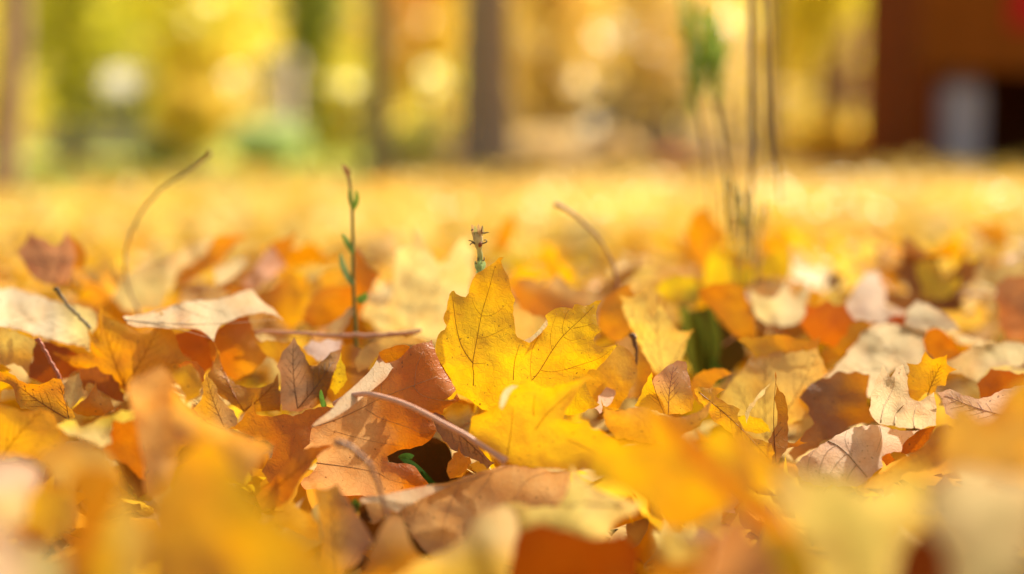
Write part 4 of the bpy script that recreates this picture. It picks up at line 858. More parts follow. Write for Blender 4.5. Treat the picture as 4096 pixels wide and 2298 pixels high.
# ------------------------------------------------------------------ stalks and stems
def stem(name, label, cat, pts, rad, c, mat=M_STALK, sides=8, n=6):
    mb = MB(); sp = spline(pts, n)
    rr = [np.interp(i / (len(sp) - 1), np.linspace(0, 1, len(rad)), rad) for i in range(len(sp))] if hasattr(rad, '__len__') else rad
    if not hasattr(rr, '__len__'): rr = [rr] * len(sp)
    rr = [r_ * (1 + .22 * nz((i * .9, len(label)))) for i, r_ in enumerate(rr)]
    sp = [q_ + Vector((nz((i * .55, 3 + len(label))), 0, nz((i * .55, 9)))) * .0012 for i, q_ in enumerate(sp)]
    mb.tube(sp, rr, c, sides=sides)
    return tag(mb.build(name, mat), label, cat)
def pp(lst, d): return [at(*P(u, v), d + (w[0] if w else 0)) for u, v, *w in lst]
stem('fallen_leaf_stalk', 'long slender leaf stalk curving high like a hook above the leaves, left', 'leaf stalk',
     pp([(356,800),(345,775),(328,740),(317,695),(316,640),(330,585),(362,525),(412,472),(470,432),(515,400),(531,384)], 1.09),
     [.0015, .0010, .0009, .0009, .0009, .0010, .0012, .0020], (.40, .26, .13))
stem('fallen_leaf_stalk', 'thin brown leaf stalk arching down to the right, right of the upright yellow leaf', 'leaf stalk',
     pp([(1398,514),(1412,520),(1450,545),(1492,585),(1525,630),(1546,680),(1552,730),(1540,800)], 1.06), [.002, .0012, .001, .001, .0012], (.36, .17, .10))
stem('fallen_leaf_stalk', 'dark olive leaf stalk slanting over the whitish left leaf', 'leaf stalk',
     pp([(138,724),(152,742),(170,768),(192,790),(214,812),(226,826)], .955), [.0016, .001, .001, .0012], (.12, .085, .04))
stem('fallen_leaf_stalk', 'straight red brown leaf stalk under the whitish leaf at the far left', 'leaf stalk',
     pp([(92,852),(105,868),(122,900),(140,932),(152,955)], .90), [.0016, .0011, .0012, .0013], (.42, .13, .08))
stem('fallen_leaf_stalk', 'pink leaf stalk lying level behind the crumpled brown leaf', 'leaf stalk',
     pp([(640,834),(720,838),(800,842),(880,845),(960,843),(1020,838),(1060,832)], .975), [.0012, .0014, .0015, .0014], (.62, .32, .22))
stem('fallen_leaf_stalk', 'purple brown leaf stalk bending down in front of the pinkish rolled leaf', 'leaf stalk',
     pp([(846,1113),(862,1118),(890,1132),(925,1165),(948,1210),(962,1255),(975,1310)], .735), [.0020, .0012, .0011, .0011], (.28, .15, .10))
stem('fallen_leaf_stalk', 'short dark leaf stalk with a knob, left of the peach leaf', 'leaf stalk',
     pp([(1590,840),(1598,868),(1602,895),(1594,930),(1580,960),(1560,990)], .93), [.0022, .0009, .0009, .0009], (.16, .08, .05))
stem('tall_dry_grass', 'tall thin dry stem standing on the right, left one of the pair', 'dry grass',
     pp([(1886,640),(1888,540),(1890,400),(1889,250),(1888,100),(1890,-120)], 1.27), [.0006, .0008, .0021, .0021, .0021, .0021], (.26, .17, .09))
stem('tall_dry_grass', 'tall thin dark stem standing on the right, right one of the pair', 'dry grass',
     pp([(1964,520),(1958,440),(1950,330),(1946,200),(1943,80),(1938,-120)], 1.27), [.0006, .0010, .0020, .0021, .0021, .0021], (.24, .12, .07))
# grass tuft with dry seed heads
def blade_mesh(mb, pts, w, c, fold=.25):
    sp = spline(pts, 5); n = len(sp); vs = []; fs = []
    for i, p in enumerate(sp):
        t = (sp[min(i + 1, n - 1)] - sp[max(i - 1, 0)]).normalized()
        s = t.cross(Vector((0.25, 1, .1))).normalized(); q = s.cross(t)
        ww = w * (math.sin(math.pi * min(1, .15 + .85 * i / (n - 1))) ** .7 if i < n - 1 else .02)
        vs += [tuple(p - s * ww), tuple(p + q * ww * fold), tuple(p + s * ww)]
    for i in range(n - 1):
        a = i * 3; fs += [[a, a + 1, a + 4, a + 3], [a + 1, a + 2, a + 5, a + 4]]
    mb.add(vs, fs, c)
# dried bud plant behind the central leaf
def T5(x, y, d): return at(*tp('5', [(x, y)])[0], d)
D = .885
root = empty('dried_bud_plant', at(1920, 1250, D))
mb = MB(); sp = spline([T5(1500, 640, D), T5(1492, 520, D), T5(1484, 430, D), T5(1482, 360, D), T5(1482, 310, D), T5(1478, 280, D), T5(1472, 240, D), T5(1468, 210, D), T5(1464, 170, D), T5(1460, 140, D)], 5)
rr = np.interp(np.linspace(0, 1, len(sp)), [0, .2, .4, .5, .58, .66, .75, .85, 1], [.0021, .0020, .0018, .0017, .0016, .0025, .0031, .0032, .0029])
cc = [tuple(np.array((.48, .54, .20)) * (1 - t) + np.array((.84, .68, .34)) * t) for t in np.clip(np.linspace(-.6, 1.3, len(sp)), 0, 1)]
mb.tube(sp, rr, cc, sides=12); mb.build('stem', M_GREEN, root)
rb = random.Random(3)
for k in range(9):
    a = k / 9 * 6.28; x0 = 1462 + 26 * math.cos(a); x1 = x0 + 14 * math.cos(a) + rb.uniform(-5, 5)
    yy = rb.uniform(80, 112); dd = .0028 * math.sin(a)
    mb = MB(); blade_mesh(mb, [T5(x0, 178, D + dd), T5((x0 + x1) / 2 + 3, 140, D + dd * 1.3), T5(x1, yy, D + dd * 1.2)], .0012, (.76, .48, .22) if k % 3 else (.60, .56, .18), .4)
    mb.build('sepal', M_GREEN, root)
for k, pl in enumerate([[(1446,226),(1425,212),(1405,205),(1398,207)],[(1446,228),(1425,222),(1412,232),(1406,240)],[(1490,226),(1512,222),(1530,212),(1522,200),(1508,202)],[(1492,146),(1515,150),(1530,146),(1545,145)],[(1490,140),(1496,120),(1500,98)],
                        [(1432,130),(1424,125),(1418,135)],[(1468,355),(1466,335),(1463,322)],[(1500,352),(1512,340),(1510,322)],[(1460,372),(1450,368),(1444,374)]]):
    mb = MB(); mb.tube(spline([T5(x, y, D - .002) for x, y in pl], 4), [.0006 * (1 - .6 * i / (len(pl) * 4 - 4)) for i in range(len(pl) * 4 - 3)], (.24, .16, .08), sides=5); mb.build('tendril', M_STALK, root)
for pl, w, dd in [([(1478,440),(1462,405),(1452,375),(1448,352)], .0012, -.001), ([(1480,432),(1470,400),(1468,372),(1466,350)], .0011, -.003), ([(1486,425),(1490,395),(1488,365),(1490,348)], .0012, -.0035), ([(1492,420),(1506,395),(1512,370),(1508,350)], .0012, -.001), ([(1486,460),(1476,440),(1462,432),(1452,436)], .0012, .002)]:
    mb = MB(); blade_mesh(mb, [T5(x, y, D + dd) for x, y in pl], w, (.46, .62, .28), .5); mb.build('bract', M_GREEN, root)
mb = MB(); mb.tube([T5(1478,250,D-.0025), T5(1483,235,D-.003), T5(1486,212,D-.0032)], [.0008, .0014, .0004], (.35, .10, .03), sides=6); mb.build('brown_patch', M_STALK, root)
tag(root, 'small green plant with a dried brown bud, rising behind the upright yellow leaf', 'plant')
# thin green shoot
def TC(x, y, d): return at(*tp('C', [(x, y)])[0], d)
D = .99
root = empty('green_shoot', TC(500, 1900, D))
mb = MB(); sp = spline([TC(500, 2300, D), TC(495, 2000, D), TC(478, 1700, D), TC(470, 1400, D), TC(468, 1100, D), TC(462, 850, D), TC(458, 640, D), TC(436, 440, D), TC(408, 290, D), TC(368, 180, D)], 5)
cc = [tuple(np.array((.22, .22, .07)) * (1 - t) + np.array((.45, .26, .12)) * t) for t in np.clip(np.linspace(-1.2, 1.0, len(sp)), 0, 1)]
mb.tube(sp, np.interp(np.linspace(0, 1, len(sp)), [0, .5, .85, .95, 1], [.0015, .0011, .0011, .0014, .0006]), cc, sides=8); mb.build('stem', M_GREEN, root)
for pl, w, c in [([(462,690),(500,620),(515,540),(500,470)], .0019, (.20, .34, .05)), ([(455,660),(440,580),(432,500),(436,440)], .0017, (.24, .36, .07)), ([(472,1200),(430,1120),(380,1030),(340,960)], .0021, (.18, .32, .08)),
                 ([(470,1560),(400,1450),(345,1320),(325,1190)], .0024, (.20, .30, .12)), ([(520,1760),(560,1730),(600,1700),(620,1650)], .003, (.15, .26, .04)), ([(400,300),(380,240),(362,200),(352,160)], .0014, (.45, .24, .10)), ([(410,320),(420,270),(415,230),(400,200)], .0012, (.45, .26, .10))]:
    mb = MB(); blade_mesh(mb, [TC(x, y, D - .002) for x, y in pl], w, c, .4); mb.build('shoot_leaf', M_GREEN, root)
tag(root, 'thin green shoot with small narrow leaves, slightly out of focus left of centre', 'plant')
# green grass-like plant with two stems at the right
D = 1.62
root = empty('green_plant', at(*P(1800, 600), D))
for pl in ([(1792,600),(1785,500),(1778,420),(1768,340),(1757,280),(1745,235)], [(1850,600),(1838,500),(1828,420),(1818,350),(1808,290),(1796,245)]):
    mb = MB(); sp_ = spline(pp(pl, 1.36), 5); mb.tube(sp_, np.linspace(.0006, .0021, len(sp_)), (.24, .10, .05) if pl[0][0] < 1800 else (.14, .13, .04), sides=7); mb.build('stem', M_GREEN, root)
rb = random.Random(8)
for k in range(52):
    bx = rb.choice([1735, 1750, 1765, 1797, 1805]); tx = bx + rb.uniform(-55, 45); by = rb.uniform(130, 290); ty = by - rb.uniform(80, 190)
    mb = MB(); blade_mesh(mb, pp([(bx, by, rb.uniform(-.02, .02)), ((bx * 1.2 + tx * .8) / 2, (by + ty) / 2, rb.uniform(-.03, .03)), (tx, ty, rb.uniform(-.05, .05))], D), .0024, (.26, .40, .06) if k % 3 else (.42, .50, .14), .3); mb.build('plant_leaf', M_GREEN, root)
tag(root, 'blurred green plant with two bare stems and a tuft of narrow leaves, right', 'plant')
# dry grass tuft
root = empty('dry_grass_tuft', at(*P(1880, 700), 1.16))
for k in range(34):
    bx = rb.uniform(1835, 1915); tx = bx + rb.uniform(-38, 38); ty = rb.uniform(440, 590)
    mb = MB(); c = rb.choice([(.44, .36, .12), (.36, .40, .12), (.50, .30, .18), (.58, .46, .22)])
    mb.tube(spline(pp([(bx, 720), ((bx + tx) / 2 + rb.uniform(-6, 6), 620, rb.uniform(-.01, .01)), (tx, ty, rb.uniform(-.02, .02))], 1.14), 4), [.0003 if j < 6 else .0008 for j in range(9)], c, sides=4)
    mb.build('grass_blade', M_GREEN, root)
tag(root, 'tuft of fine dry grass seed heads between the blurred leaves, right', 'grass tuft')
# green blades low in the gaps
def small_plant(label, items):
    root = empty('grass_clump', items[0][0][0])
    for pts, w, c in items:
        mb = MB(); blade_mesh(mb, pts, w, c, .35); mb.build('grass_blade', M_GREEN, root)
    tag(root, label, 'grass')
def T8(x, y, d): return at(*tp('8', [(x, y)])[0], d)
small_plant('green plantain leaf deep in the dark gap beside the folded tan leaf', [
    ([T8(1330,800,.90), T8(1240,720,.89), T8(1150,640,.885), T8(1070,590,.88)], .0030, (.035, .09, .02)), ([T8(1180,600,.88), T8(1130,590,.876), T8(1070,596,.872)], .0022, (.06, .16, .03)), ([T8(1330,810,.885), T8(1290,780,.885), T8(1230,700,.89)], .0030, (.03, .10, .02))])
small_plant('two short green grass blades at the left end of the pinkish rolled leaf', [
    ([T8(530,240,.885), T8(524,200,.885), T8(515,150,.885), T8(512,112,.885)], .0016, (.16, .34, .05)), ([T8(545,260,.89), T8(535,210,.89), T8(528,180,.89)], .0014, (.12, .26, .04))])
small_plant('tiny mossy green sprig under the tip of the folded tan leaf', [
    ([T8(765,990,.79), T8(758,940,.79), T8(765,900,.79)], .0022, (.12, .20, .03)), ([T8(770,990,.79), T8(745,960,.79), T8(735,935,.79)], .0018, (.16, .22, .06)), ([T8(768,1000,.79), T8(782,950,.79), T8(775,920,.79)], .0016, (.14, .22, .04))])
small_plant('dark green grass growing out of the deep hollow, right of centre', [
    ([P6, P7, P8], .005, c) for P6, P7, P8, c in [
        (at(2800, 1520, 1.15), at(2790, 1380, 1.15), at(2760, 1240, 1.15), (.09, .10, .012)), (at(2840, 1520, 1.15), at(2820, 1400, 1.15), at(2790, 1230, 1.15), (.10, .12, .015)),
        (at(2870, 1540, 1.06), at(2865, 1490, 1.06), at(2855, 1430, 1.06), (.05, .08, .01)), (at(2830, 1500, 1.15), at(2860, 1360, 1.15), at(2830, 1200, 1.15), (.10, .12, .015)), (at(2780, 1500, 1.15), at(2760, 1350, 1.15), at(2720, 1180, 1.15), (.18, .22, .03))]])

# ------------------------------------------------------------------ trees and park behind
npr = np.random.RandomState(21)
def cards(mb, cen, rad, n, size, cols, clumps=26, spread=.30, hang=0.0, zmin=.12):
    """leaf cards gathered in clumps through an ellipsoid: folded diamonds, random facing"""
    cen = np.array(cen, float); rad = np.array(rad, float)
    cl = npr.normal(size=(clumps, 3)); cl /= np.linalg.norm(cl, axis=1)[:, None]
    cl *= npr.uniform(.25, 1.0, (clumps, 1)) ** .6
    cw = npr.uniform(.4, 1.2, clumps); ccol = npr.randint(0, len(cols), clumps)
    idx = npr.choice(clumps, n, p=cw / cw.sum())
    c = cl[idx] + npr.normal(size=(n, 3)) * spread * npr.uniform(.5, 1.1, clumps)[idx][:, None]
    p = cen + c * rad
    p = p[p[:, 2] > zmin]; n2 = len(p); idx = idx[:n2]
    a = npr.normal(size=(n2, 3)); a /= np.linalg.norm(a, axis=1)[:, None]
    b = np.cross(a, npr.normal(size=(n2, 3))); b /= np.linalg.norm(b, axis=1)[:, None]; k = np.cross(a, b)
    s = (size * npr.uniform(.6, 1.3, n2))[:, None]
    v = np.stack([p - a * s, p + b * s * .62 + k * s * .15, p + a * s, p - b * s * .62 + k * s * .15], 1).reshape(-1, 3)
    v[:, 2] = np.maximum(v[:, 2], .03)
    q = np.arange(n2)[:, None] * 4
    f = np.concatenate([q + [0, 1, 2], q + [0, 2, 3]])
    C = np.array(cols)[ccol[idx]] * npr.uniform(.75, 1.2, (n2, 1))
    mb.add(v, f, np.repeat(C, 4, 0))
def limb(mb, a, b, r0, r1, c, bend=.1, n=6, sides=7):
    a = Vector(a); b = Vector(b); L = (b - a).length
    m = [a.lerp(b, t) + Vector(npr.uniform(-1, 1, 3)) * bend * L * .25 * math.sin(math.pi * t) for t in np.linspace(0, 1, n)]
    mb.tube(spline(m, 3), np.linspace(r0, r1, (n - 1) * 3 + 1), c, sides=sides)
def tree(label, u, d, r, h, barkc, cr=None, lean=(0, 0), group=None, name='tree', cat='tree', nl=7, glint=0):
    """cr: list of (centre offset xyz, radii, n, size, colours, clumps)"""
    base = Vector(((u - 1288) / 3578 * d, d, 0)); root = empty(name, base)
    mb = MB(); top = base + Vector((lean[0] * h, lean[1] * h, h))
    n = 9; pts = [base + (top - base) * t + Vector((npr.uniform(-1, 1), npr.uniform(-1, 1), 0)) * .012 * h * math.sin(math.pi * t) for t in np.linspace(0, 1, n)]
    pts[0].z = -.05
    rr = np.interp(np.linspace(0, 1, (n - 1) * 3 + 1), [0, .04, .12, 1], [r * 1.5, r * 1.12, r, r * .35])
    mb.tube(spline(pts, 3), rr, barkc, sides=14)
    for k in range(nl):
        t = npr.uniform(.45, .97); a = npr.uniform(0, 6.28); s = base + (top - base) * t
        e = s + Vector((math.cos(a), math.sin(a), npr.uniform(.3, .9))) * h * .28 * (1.2 - t)
        limb(mb, s, e, r * .35, r * .08, barkc)
    mb.build('trunk', M_BARK, root)
    if cr:
        cb = MB()
        for off, rad, nn, size, cols, cl in cr: cards(cb, base + Vector(off), rad, nn, size, cols, cl)
        for k in range(glint):  # aimed glint cards added at the front of the crown
            off, rad = cr[0][0], cr[0][1]; gu = Vector(((u + npr.uniform(-.5, .5) * rad[0] * 2 * 3578 / d - 1288) / 3578 * d, d + off[1] - rad[1] - .2, H + npr.uniform(.2, 4.8) / 50 * d))
            for j in range(9): shiny(cb, gu + Vector(npr.normal(size=3) * .045), .045, cr[0][4][-1], .06, 1)
        cb.build('crown', [M_FAR, M_GLOSS], root)
    return tag(root, label, cat, group)
def shrub(label, u, d, rad, cols, n=2500, size=.07, zc=None, name='shrub', clumps=16, spread=.28):
    base = Vector(((u - 1288) / 3578 * d, d, 0)); root = empty(name, base)
    zc = rad[2] * .9 if zc is None else zc
    mb = MB()
    for k in range(6):
        a = npr.uniform(0, 6.28); limb(mb, base + Vector((.04 * math.cos(a), .04 * math.sin(a), -.02)), base + Vector((rad[0] * .6 * math.cos(a), rad[1] * .6 * math.sin(a), zc + rad[2] * .4)), .012 + .006 * rad[2], .004, (.18, .12, .07), .15, 5, 5)
    mb.build('stems', M_BARK, root)
    cb = MB(); cards(cb, base + Vector((0, 0, zc)), rad, n, size, cols, clumps, spread, zmin=.04); cb.build('foliage', M_FAR, root)
    return tag(root, label, name)
GOLD = [(.90,.70,.09),(.90,.73,.12),(.89,.64,.07)]; YEL = [(.90,.84,.10),(.91,.86,.14),(.89,.78,.06)]; YG = [(.88,.74,.10),(.84,.70,.09),(.89,.76,.12)]
OLV = [(.36,.36,.012),(.46,.43,.02),(.62,.55,.03)]; ORA = [(.89,.56,.06),(.87,.50,.05),(.90,.64,.08)]; MUS = [(.84,.63,.14),(.87,.68,.16),(.82,.60,.14)]
SAND = [(.86,.70,.38),(.84,.67,.36),(.87,.74,.44)]; MINT = [(.66,.78,.42),(.72,.80,.42),(.62,.76,.42)]; DKG = [(.12,.16,.02),(.20,.22,.03)]
RUST = [(.52,.32,.15),(.46,.28,.15)]; VERM = [(.84,.24,.08),(.86,.30,.09)]
BK = (.20, .13, .085)
def crown(d, u, v0, v1, wu, n, size, cols, cl=22, dep=.8, uc=None):
    """crown given by what it spans in the photograph, as a real ellipsoid at distance d"""
    x = ((uc if uc is not None else u) - u) / 3578 * d
    zt = H - (v0 - 370) / 3578 * d; zb = H - (v1 - 370) / 3578 * d
    return ((x, 0, (zt + zb) / 2), (wu / 2 / 3578 * d, dep, (zt - zb) / 2), int(n * .34), size, cols, cl)
tree('slim pale barked tree leaning right at the left edge, nearest of the trees', 0, 5.3, .052, 4.2, (.42, .29, .22), [((.4, .2, 4.0), (1.0, 1.0, .8), 700, .05, GOLD, 14)], lean=(.12, .02))
tree('dark brown maple trunk standing upright in the middle of the background', 1226, 8.4, .155, 5.5, (.36, .25, .18), [((.6, 3.0, 4.6), (2.6, 1.8, 1.2), 5200, .07, GOLD, 34)], lean=(-.012, 0))  # crown set back and widened out of view to shade the ground
tree('thin dark tree left of the middle trunk', 955, 7.6, .072, 3.8, (.32, .24, .12), [((.5, 3.4, 4.0), (1.4, 1.4, .9), 2200, .07, ORA, 18)], lean=(-.02, 0))  # unseen crown likewise set back for the shade it casts
tree('slender brown sapling behind the pair of tall dry stems', 1930, 9.2, .050, 4.4, (.24, .16, .09), [((.6, 3.2, 4.2), (2.2, 1.6, 1.0), 3600, .07, GOLD, 26)], lean=(-.004, 0))  # crown above the frame, placed behind the trunk as a shade caster
tree('olive green tree with a wide low crown, left background', 190, 17, .12, 5.5, (.10, .08, .05), [crown(17, 190, -330, 240, 330, 5200, .085, OLV, 30)], glint=4)
tree('bright lemon yellow tree, left background', 470, 14.5, .09, 5, BK, [crown(14.5, 470, -340, 225, 400, 6500, .075, YEL, 34, .7), crown(14.5, 470, 90, 340, 230, 2600, .07, GOLD, 12, .5, uc=500)], glint=4)
tree('dark green narrow tree behind the yellow disc of leaves', 790, 21, .14, 6, (.08, .07, .04), [crown(21, 790, -300, 390, 120, 8500, .10, DKG + OLV[:1], 26, .8)], glint=4)
tree('orange crowned tree left of the middle trunk', 960, 15, .09, 5, BK, [crown(15, 960, -330, 150, 260, 4000, .08, ORA, 24)], glint=4)
tree('golden tree with low hanging leaves just left of the middle trunk', 1080, 17, .10, 5.5, BK, [crown(17, 1080, -300, 270, 230, 4200, .09, GOLD + YEL[:1], 24, .6)], glint=4)
tree('mustard leaved tree right of the middle trunk', 1370, 16, .11, 5.5, BK, [crown(16, 1370, -330, 260, 300, 4600, .085, MUS, 26)], glint=4)
tree('sandy golden tree with a broad crown, right of centre', 1620, 20, .12, 6, BK, [crown(20, 1620, -340, 225, 400, 6200, .10, MUS[:2] + GOLD[:1] + SAND[:1], 30, 1.6)], glint=4)
tree('pale golden tree behind the green plant', 1830, 23, .12, 6.5, BK, [crown(23, 1830, -340, 250, 260, 4200, .11, SAND[:2] + GOLD, 24, 1.5)], glint=4)
tree('brilliant yellow tree between the sapling and the dark wooden booth', 2070, 14, .08, 5, BK, [crown(14, 2070, -340, 215, 300, 6000, .075, YEL, 26, .5)], glint=4)
tree('brownish small conifer in front of the brilliant yellow tree', 2115, 12.5, .05, 1.2, (.2, .12, .07), [crown(12.5, 2115, 95, 300, 75, 900, .05, RUST, 14, .25)], nl=3)
shrub('golden shrub glowing in the sun left of the dark wooden booth', 2050, 12.6, (.40, .3, .21), GOLD + YEL[:1], 1600, .045)
shrub('orange yellow shrub close beside the dark wooden booth', 2190, 12.4, (.24, .2, .20), ORA + GOLD[:1], 900, .04)
shrub('pale green bush in the left background', 675, 11.8, (.27, .25, .19), MINT, 1800, .06)
shrub('pale green bush left of the middle trunk', 1045, 15, (.28, .3, .22), MINT + YG[:1], 1600, .06)
shrub('yellow green bush between the thin dark tree and the dark green tree', 870, 15.5, (.22, .3, .42), YG + MINT[:1], 1800, .06, zc=.55)
shrub('very dark green small bush, left background', 400, 12, (.13, .15, .13), DKG, 900, .04)
shrub('dry beige bush right of the middle trunk', 1350, 13.5, (.38, .3, .15), SAND, 1800, .05)
shrub('peach coloured dry bush, right of centre', 1560, 13, (.16, .2, .14), SAND[:2] + ORA[:1], 900, .045)
shrub('small vermilion red bush left of the pair of tall dry stems', 1688, 10.5, (.085, .12, .09), VERM, 700, .03)
shrub('golden drooping bush, left background below the lemon yellow tree', 500, 12.5, (.30, .3, .28), GOLD + ORA[:1], 1700, .055, zc=.42)
shrub('rust brown low bush right of the middle trunk', 1480, 9.5, (.16, .15, .05), RUST, 600, .03)
def spray(label, u, v, d, r, cols, n=130):  # no real sapling: leaf cluster and stem added to make a blurred light disc
    base = Vector(((u - 1288) / 3578 * d, d, 0)); z = H - (v - 370) / 3578 * d
    root = empty('sapling', base); mb = MB(); limb(mb, base - Vector((0, 0, .03)), base + Vector((.02, 0, z + r * .5)), .010, .004, (.3, .24, .14), .1, 5, 5); mb.build('trunk', M_BARK, root)
    cb = MB(); cards(cb, base + Vector((0, 0, z)), (r * .8, r * .8, r * .8), n, .035, cols, 5, .4)
    for j in range(14): shiny(cb, base + Vector((0, -.12, z)) + Vector(npr.normal(size=3) * .04), .04, cols[0], .05, 1)
    cb.build('crown', [M_FAR, M_GLOSS], root)
    tag(root, label, 'sapling')
spray('added light disc of lemon leaves in front of the dark green narrow tree', 875, 212, 11, .13, YEL)
spray('added light disc of pale leaves standing out right of the middle trunk', 1558, 88, 11.5, .12, [(.88,.78,.40)])
spray('added light disc of greyish white leaves in front of the low grey house', 318, 215, 11, .11, [(.80,.76,.66)])
spray('added light disc of pale yellow leaves left of the pale gatepost', 600, 212, 11.8, .11, [(.88,.76,.30)])
spray('added light disc of yellow leaves just left of the middle trunk', 1085, 190, 12, .14, YEL)
# houses beyond the trees
def house(label, u, d, w, h, wallc, roofc):
    x = (u - 1288) / 3578 * d; root = empty('house', (x, d, 0))
    mb = MB(); mb.box((x - w / 2, d, -.1), (x + w / 2, d + 6, h), wallc); mb.build('wall', M_PLASTER, root, smooth=False)
    mb = MB(); v = [(x-w/2-.4,d-.4,h-.002),(x+w/2+.4,d-.4,h-.002),(x+w/2+.4,d+6.4,h-.002),(x-w/2-.4,d+6.4,h-.002),(x-w/2-.4,d+3,h+1.8),(x+w/2+.4,d+3,h+1.8)]
    mb.add(v, [[0,1,5,4],[2,3,4,5],[0,4,3],[1,2,5],[0,3,2,1]], roofc); mb.build('roof', M_PLASTER, root, smooth=False)
    for k in range(3):
        wx = x + (k - 1) * w * .3; mb = MB(); mb.box((wx - .5, d - .03, .9), (wx + .5, d + .02, 2.0), (.06, .07, .08)); f = mb.build('window', M_PLASTER, root, smooth=False)
    tag(root, label, 'house')
house('low grey house far behind the trees on the left', 270, 38, 3.2, 1.9, (.52, .50, .50), (.30, .22, .20))
house('low mauve grey house far behind the trees right of centre', 1600, 44, 3.6, 2.1, (.46, .38, .36), (.30, .24, .24))
x = (705 - 1288) / 3578 * 13; gp = empty('gatepost', (x, 13, 0))
mb = MB(); mb.box((x - .13, 12.9, 0), (x + .13, 13.16, .90), (.78, .62, .58)); mb.build('shaft', M_PLASTER, gp, smooth=False)
mb = MB(); mb.box((x - .17, 12.86, .902), (x + .17, 13.2, 1.02), (.80, .68, .62)); mb.build('cap', M_PLASTER, gp, smooth=False)
tag(gp, 'pale pinkish stone gatepost, blurred in the left background', 'gatepost')
# wooden booth at the right
d = 9.4; k = d / 3578; X = lambda u: (u - 1288) * k; Z = lambda v: H - (v - 370) * k
root = empty('wooden_booth', (X(2500), d, 0)); BW = (.27, .075, .008); BD = (.20, .040, .006)
mb = MB(); mb.box((X(2302), d, 0), (X(2350), d + .22, 1.9), BD); mb.build('corner_post', M_WOOD, root, smooth=False)
mb = MB(); mb.box((X(2302), d - .03, Z(182)), (X(2900), d - .003, 2.2), BW); mb.build('front_board', M_WOOD, root, smooth=False)
mb = MB(); mb.box((X(2346), d + 1.5, 0), (X(2900), d + 1.56, 2.1), (.15, .042, .014)); mb.build('back_wall', M_WOOD, root, smooth=False)
mb = MB(); mb.box((X(2304), d + .222, 0), (X(2322), d + 1.56, 2.1), BD); mb.build('side_wall', M_WOOD, root, smooth=False)
mb = MB(); mb.box((X(2884), d, 0), (X(2900), d + 1.5, 2.1), BD); mb.build('side_wall', M_WOOD, root, smooth=False)
mb = MB(); mb.box((X(2298), d - .2, 2.202), (X(2950), d + 1.8, 2.28), BW); mb.build('roof', M_WOOD, root, smooth=False)
mb = MB(); mb.box((X(2520), d - .05, Z(75)), (X(2700), d - .032, 1.6), (.55, .02, .02)); mb.build('red_panel', M_WOOD, root, smooth=False)
tag(root, 'dark brown wooden booth with open front and red panel, right edge of the background', 'booth')
cx, cy = X(2425), d + .30; root = empty('waste_bin', (cx, cy, 0))
mb = MB(); mb.tube([(cx, cy, 0), (cx, cy, .1), (cx, cy, .50), (cx, cy, .60)], [.17, .19, .20, .19], (.52, .47, .56), sides=24); mb.build('body', M_PLASTER, root)
mb = MB(); mb.tube([(cx, cy, .602), (cx, cy, .66), (cx, cy, .71)], [.20, .18, .06], (.36, .20, .19), sides=24); mb.build('lid', M_PLASTER, root)
tag(root, 'grey mauve cylindrical bin standing in the opening of the wooden booth', 'bin')
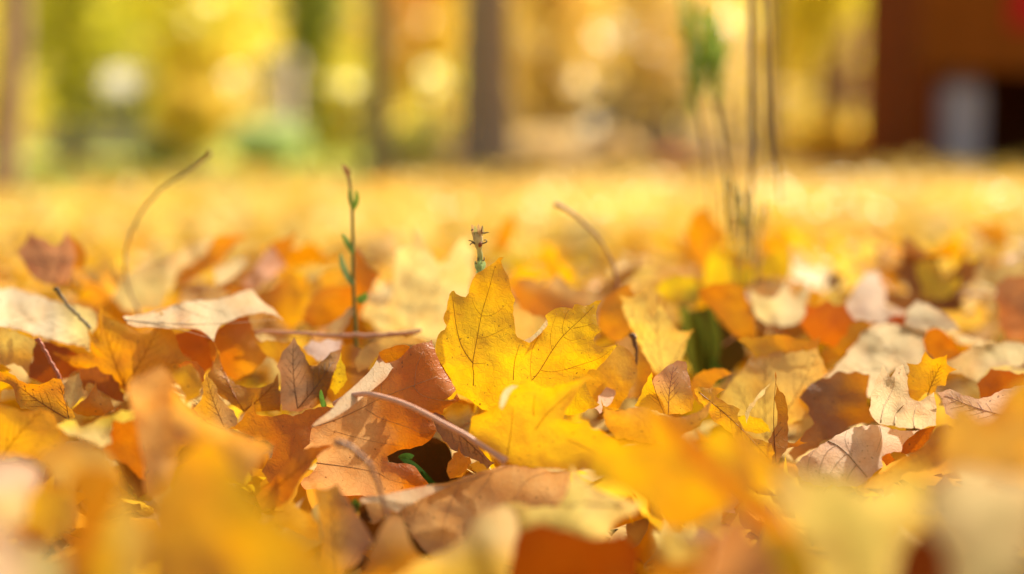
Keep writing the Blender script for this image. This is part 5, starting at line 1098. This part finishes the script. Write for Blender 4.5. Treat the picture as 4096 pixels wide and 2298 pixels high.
# far wood, one mass
cb = MB()
for (u, d, v0, v1, wu, n, cols) in [(40,34,-300,330,300,2600,YG),(330,42,-280,350,420,3200,YG+GOLD),(640,40,-280,330,330,3000,GOLD+YEL),(900,36,-290,330,320,2800,YG+OLV[:1]),(1180,44,-280,350,380,3200,GOLD+MUS),
        (1480,46,-280,330,420,3400,MUS+SAND),(1780,48,-280,330,420,3400,SAND+MUS+GOLD),(2080,40,-290,340,360,3000,GOLD+YEL+MUS),(2400,40,-290,330,400,3000,MUS+GOLD),(2750,38,-300,350,400,2600,GOLD),(-250,38,-300,350,400,2600,GOLD+YG)]:
    o_, r_, nn, s_, c_, cl_ = crown(d, u, v0, v1, wu, int(n * .9), .24, cols, 40, 2.5)
    cards(cb, Vector(((u - 1288) / 3578 * d, d, 0)) + Vector(o_), r_, nn, s_, c_, cl_, .34)
cards(cb, (0, 58, 3.5), (42, 3, 4.2), 8000, .38, MUS + GOLD + SAND + OLV[1:2], 260, .12)
fw = cb.build('far_wood', M_FAR); tag(fw, 'far off autumn wood closing the view', kind='stuff')

# ------------------------------------------------------------------ light
EL, AZ = R(44), R(42)        # sun behind and right of the view direction
sv = Vector((math.sin(AZ) * math.cos(EL), math.cos(AZ) * math.cos(EL), math.sin(EL)))
sl = bpy.data.lights.new('sun', 'SUN'); so = bpy.data.objects.new('sun', sl); col.objects.link(so)
sl.energy = 4.3; sl.angle = R(1.2); sl.color = (1.0, .92, .77)
so.rotation_euler = sv.to_track_quat('Z', 'Y').to_euler(); so.location = (-3, 3, 6)
w = bpy.data.worlds.new('World'); scene.world = w; w.use_nodes = True
nt = w.node_tree; nt.nodes.clear()
sky = nt.nodes.new('ShaderNodeTexSky'); sky.sky_type = 'NISHITA'; sky.sun_disc = False; sky.sun_elevation = EL; sky.sun_rotation = AZ
sky.dust_density = 3.0
bg = nt.nodes.new('ShaderNodeBackground'); bg.inputs[1].default_value = .15
wo = nt.nodes.new('ShaderNodeOutputWorld'); wm = nt.nodes.new('ShaderNodeMix'); wm.data_type = 'RGBA'; wm.blend_type = 'MULTIPLY'; wm.inputs[0].default_value = 1
wm.inputs[7].default_value = (1.0, .86, .58, 1)      # sky colour tinted warm, to warm its fill light in the shade
nt.links.new(sky.outputs[0], wm.inputs[6]); nt.links.new(wm.outputs[2], bg.inputs[0]); nt.links.new(bg.outputs[0], wo.inputs[0])
vs = scene.view_settings; vs.view_transform = 'Standard'; vs.look = 'None'; vs.gamma = 1; vs.use_curve_mapping = False
vs.exposure = 0.84
cy = scene.cycles
cy.use_denoising = True; cy.denoiser = 'OPENIMAGEDENOISE'; cy.denoising_input_passes = 'RGB_ALBEDO_NORMAL'; cy.denoising_prefilter = 'ACCURATE'
cy.max_bounces = 9; cy.diffuse_bounces = 5; cy.transmission_bounces = 6; cy.glossy_bounces = 3; cy.caustics_reflective = False
cy.use_adaptive_sampling = False
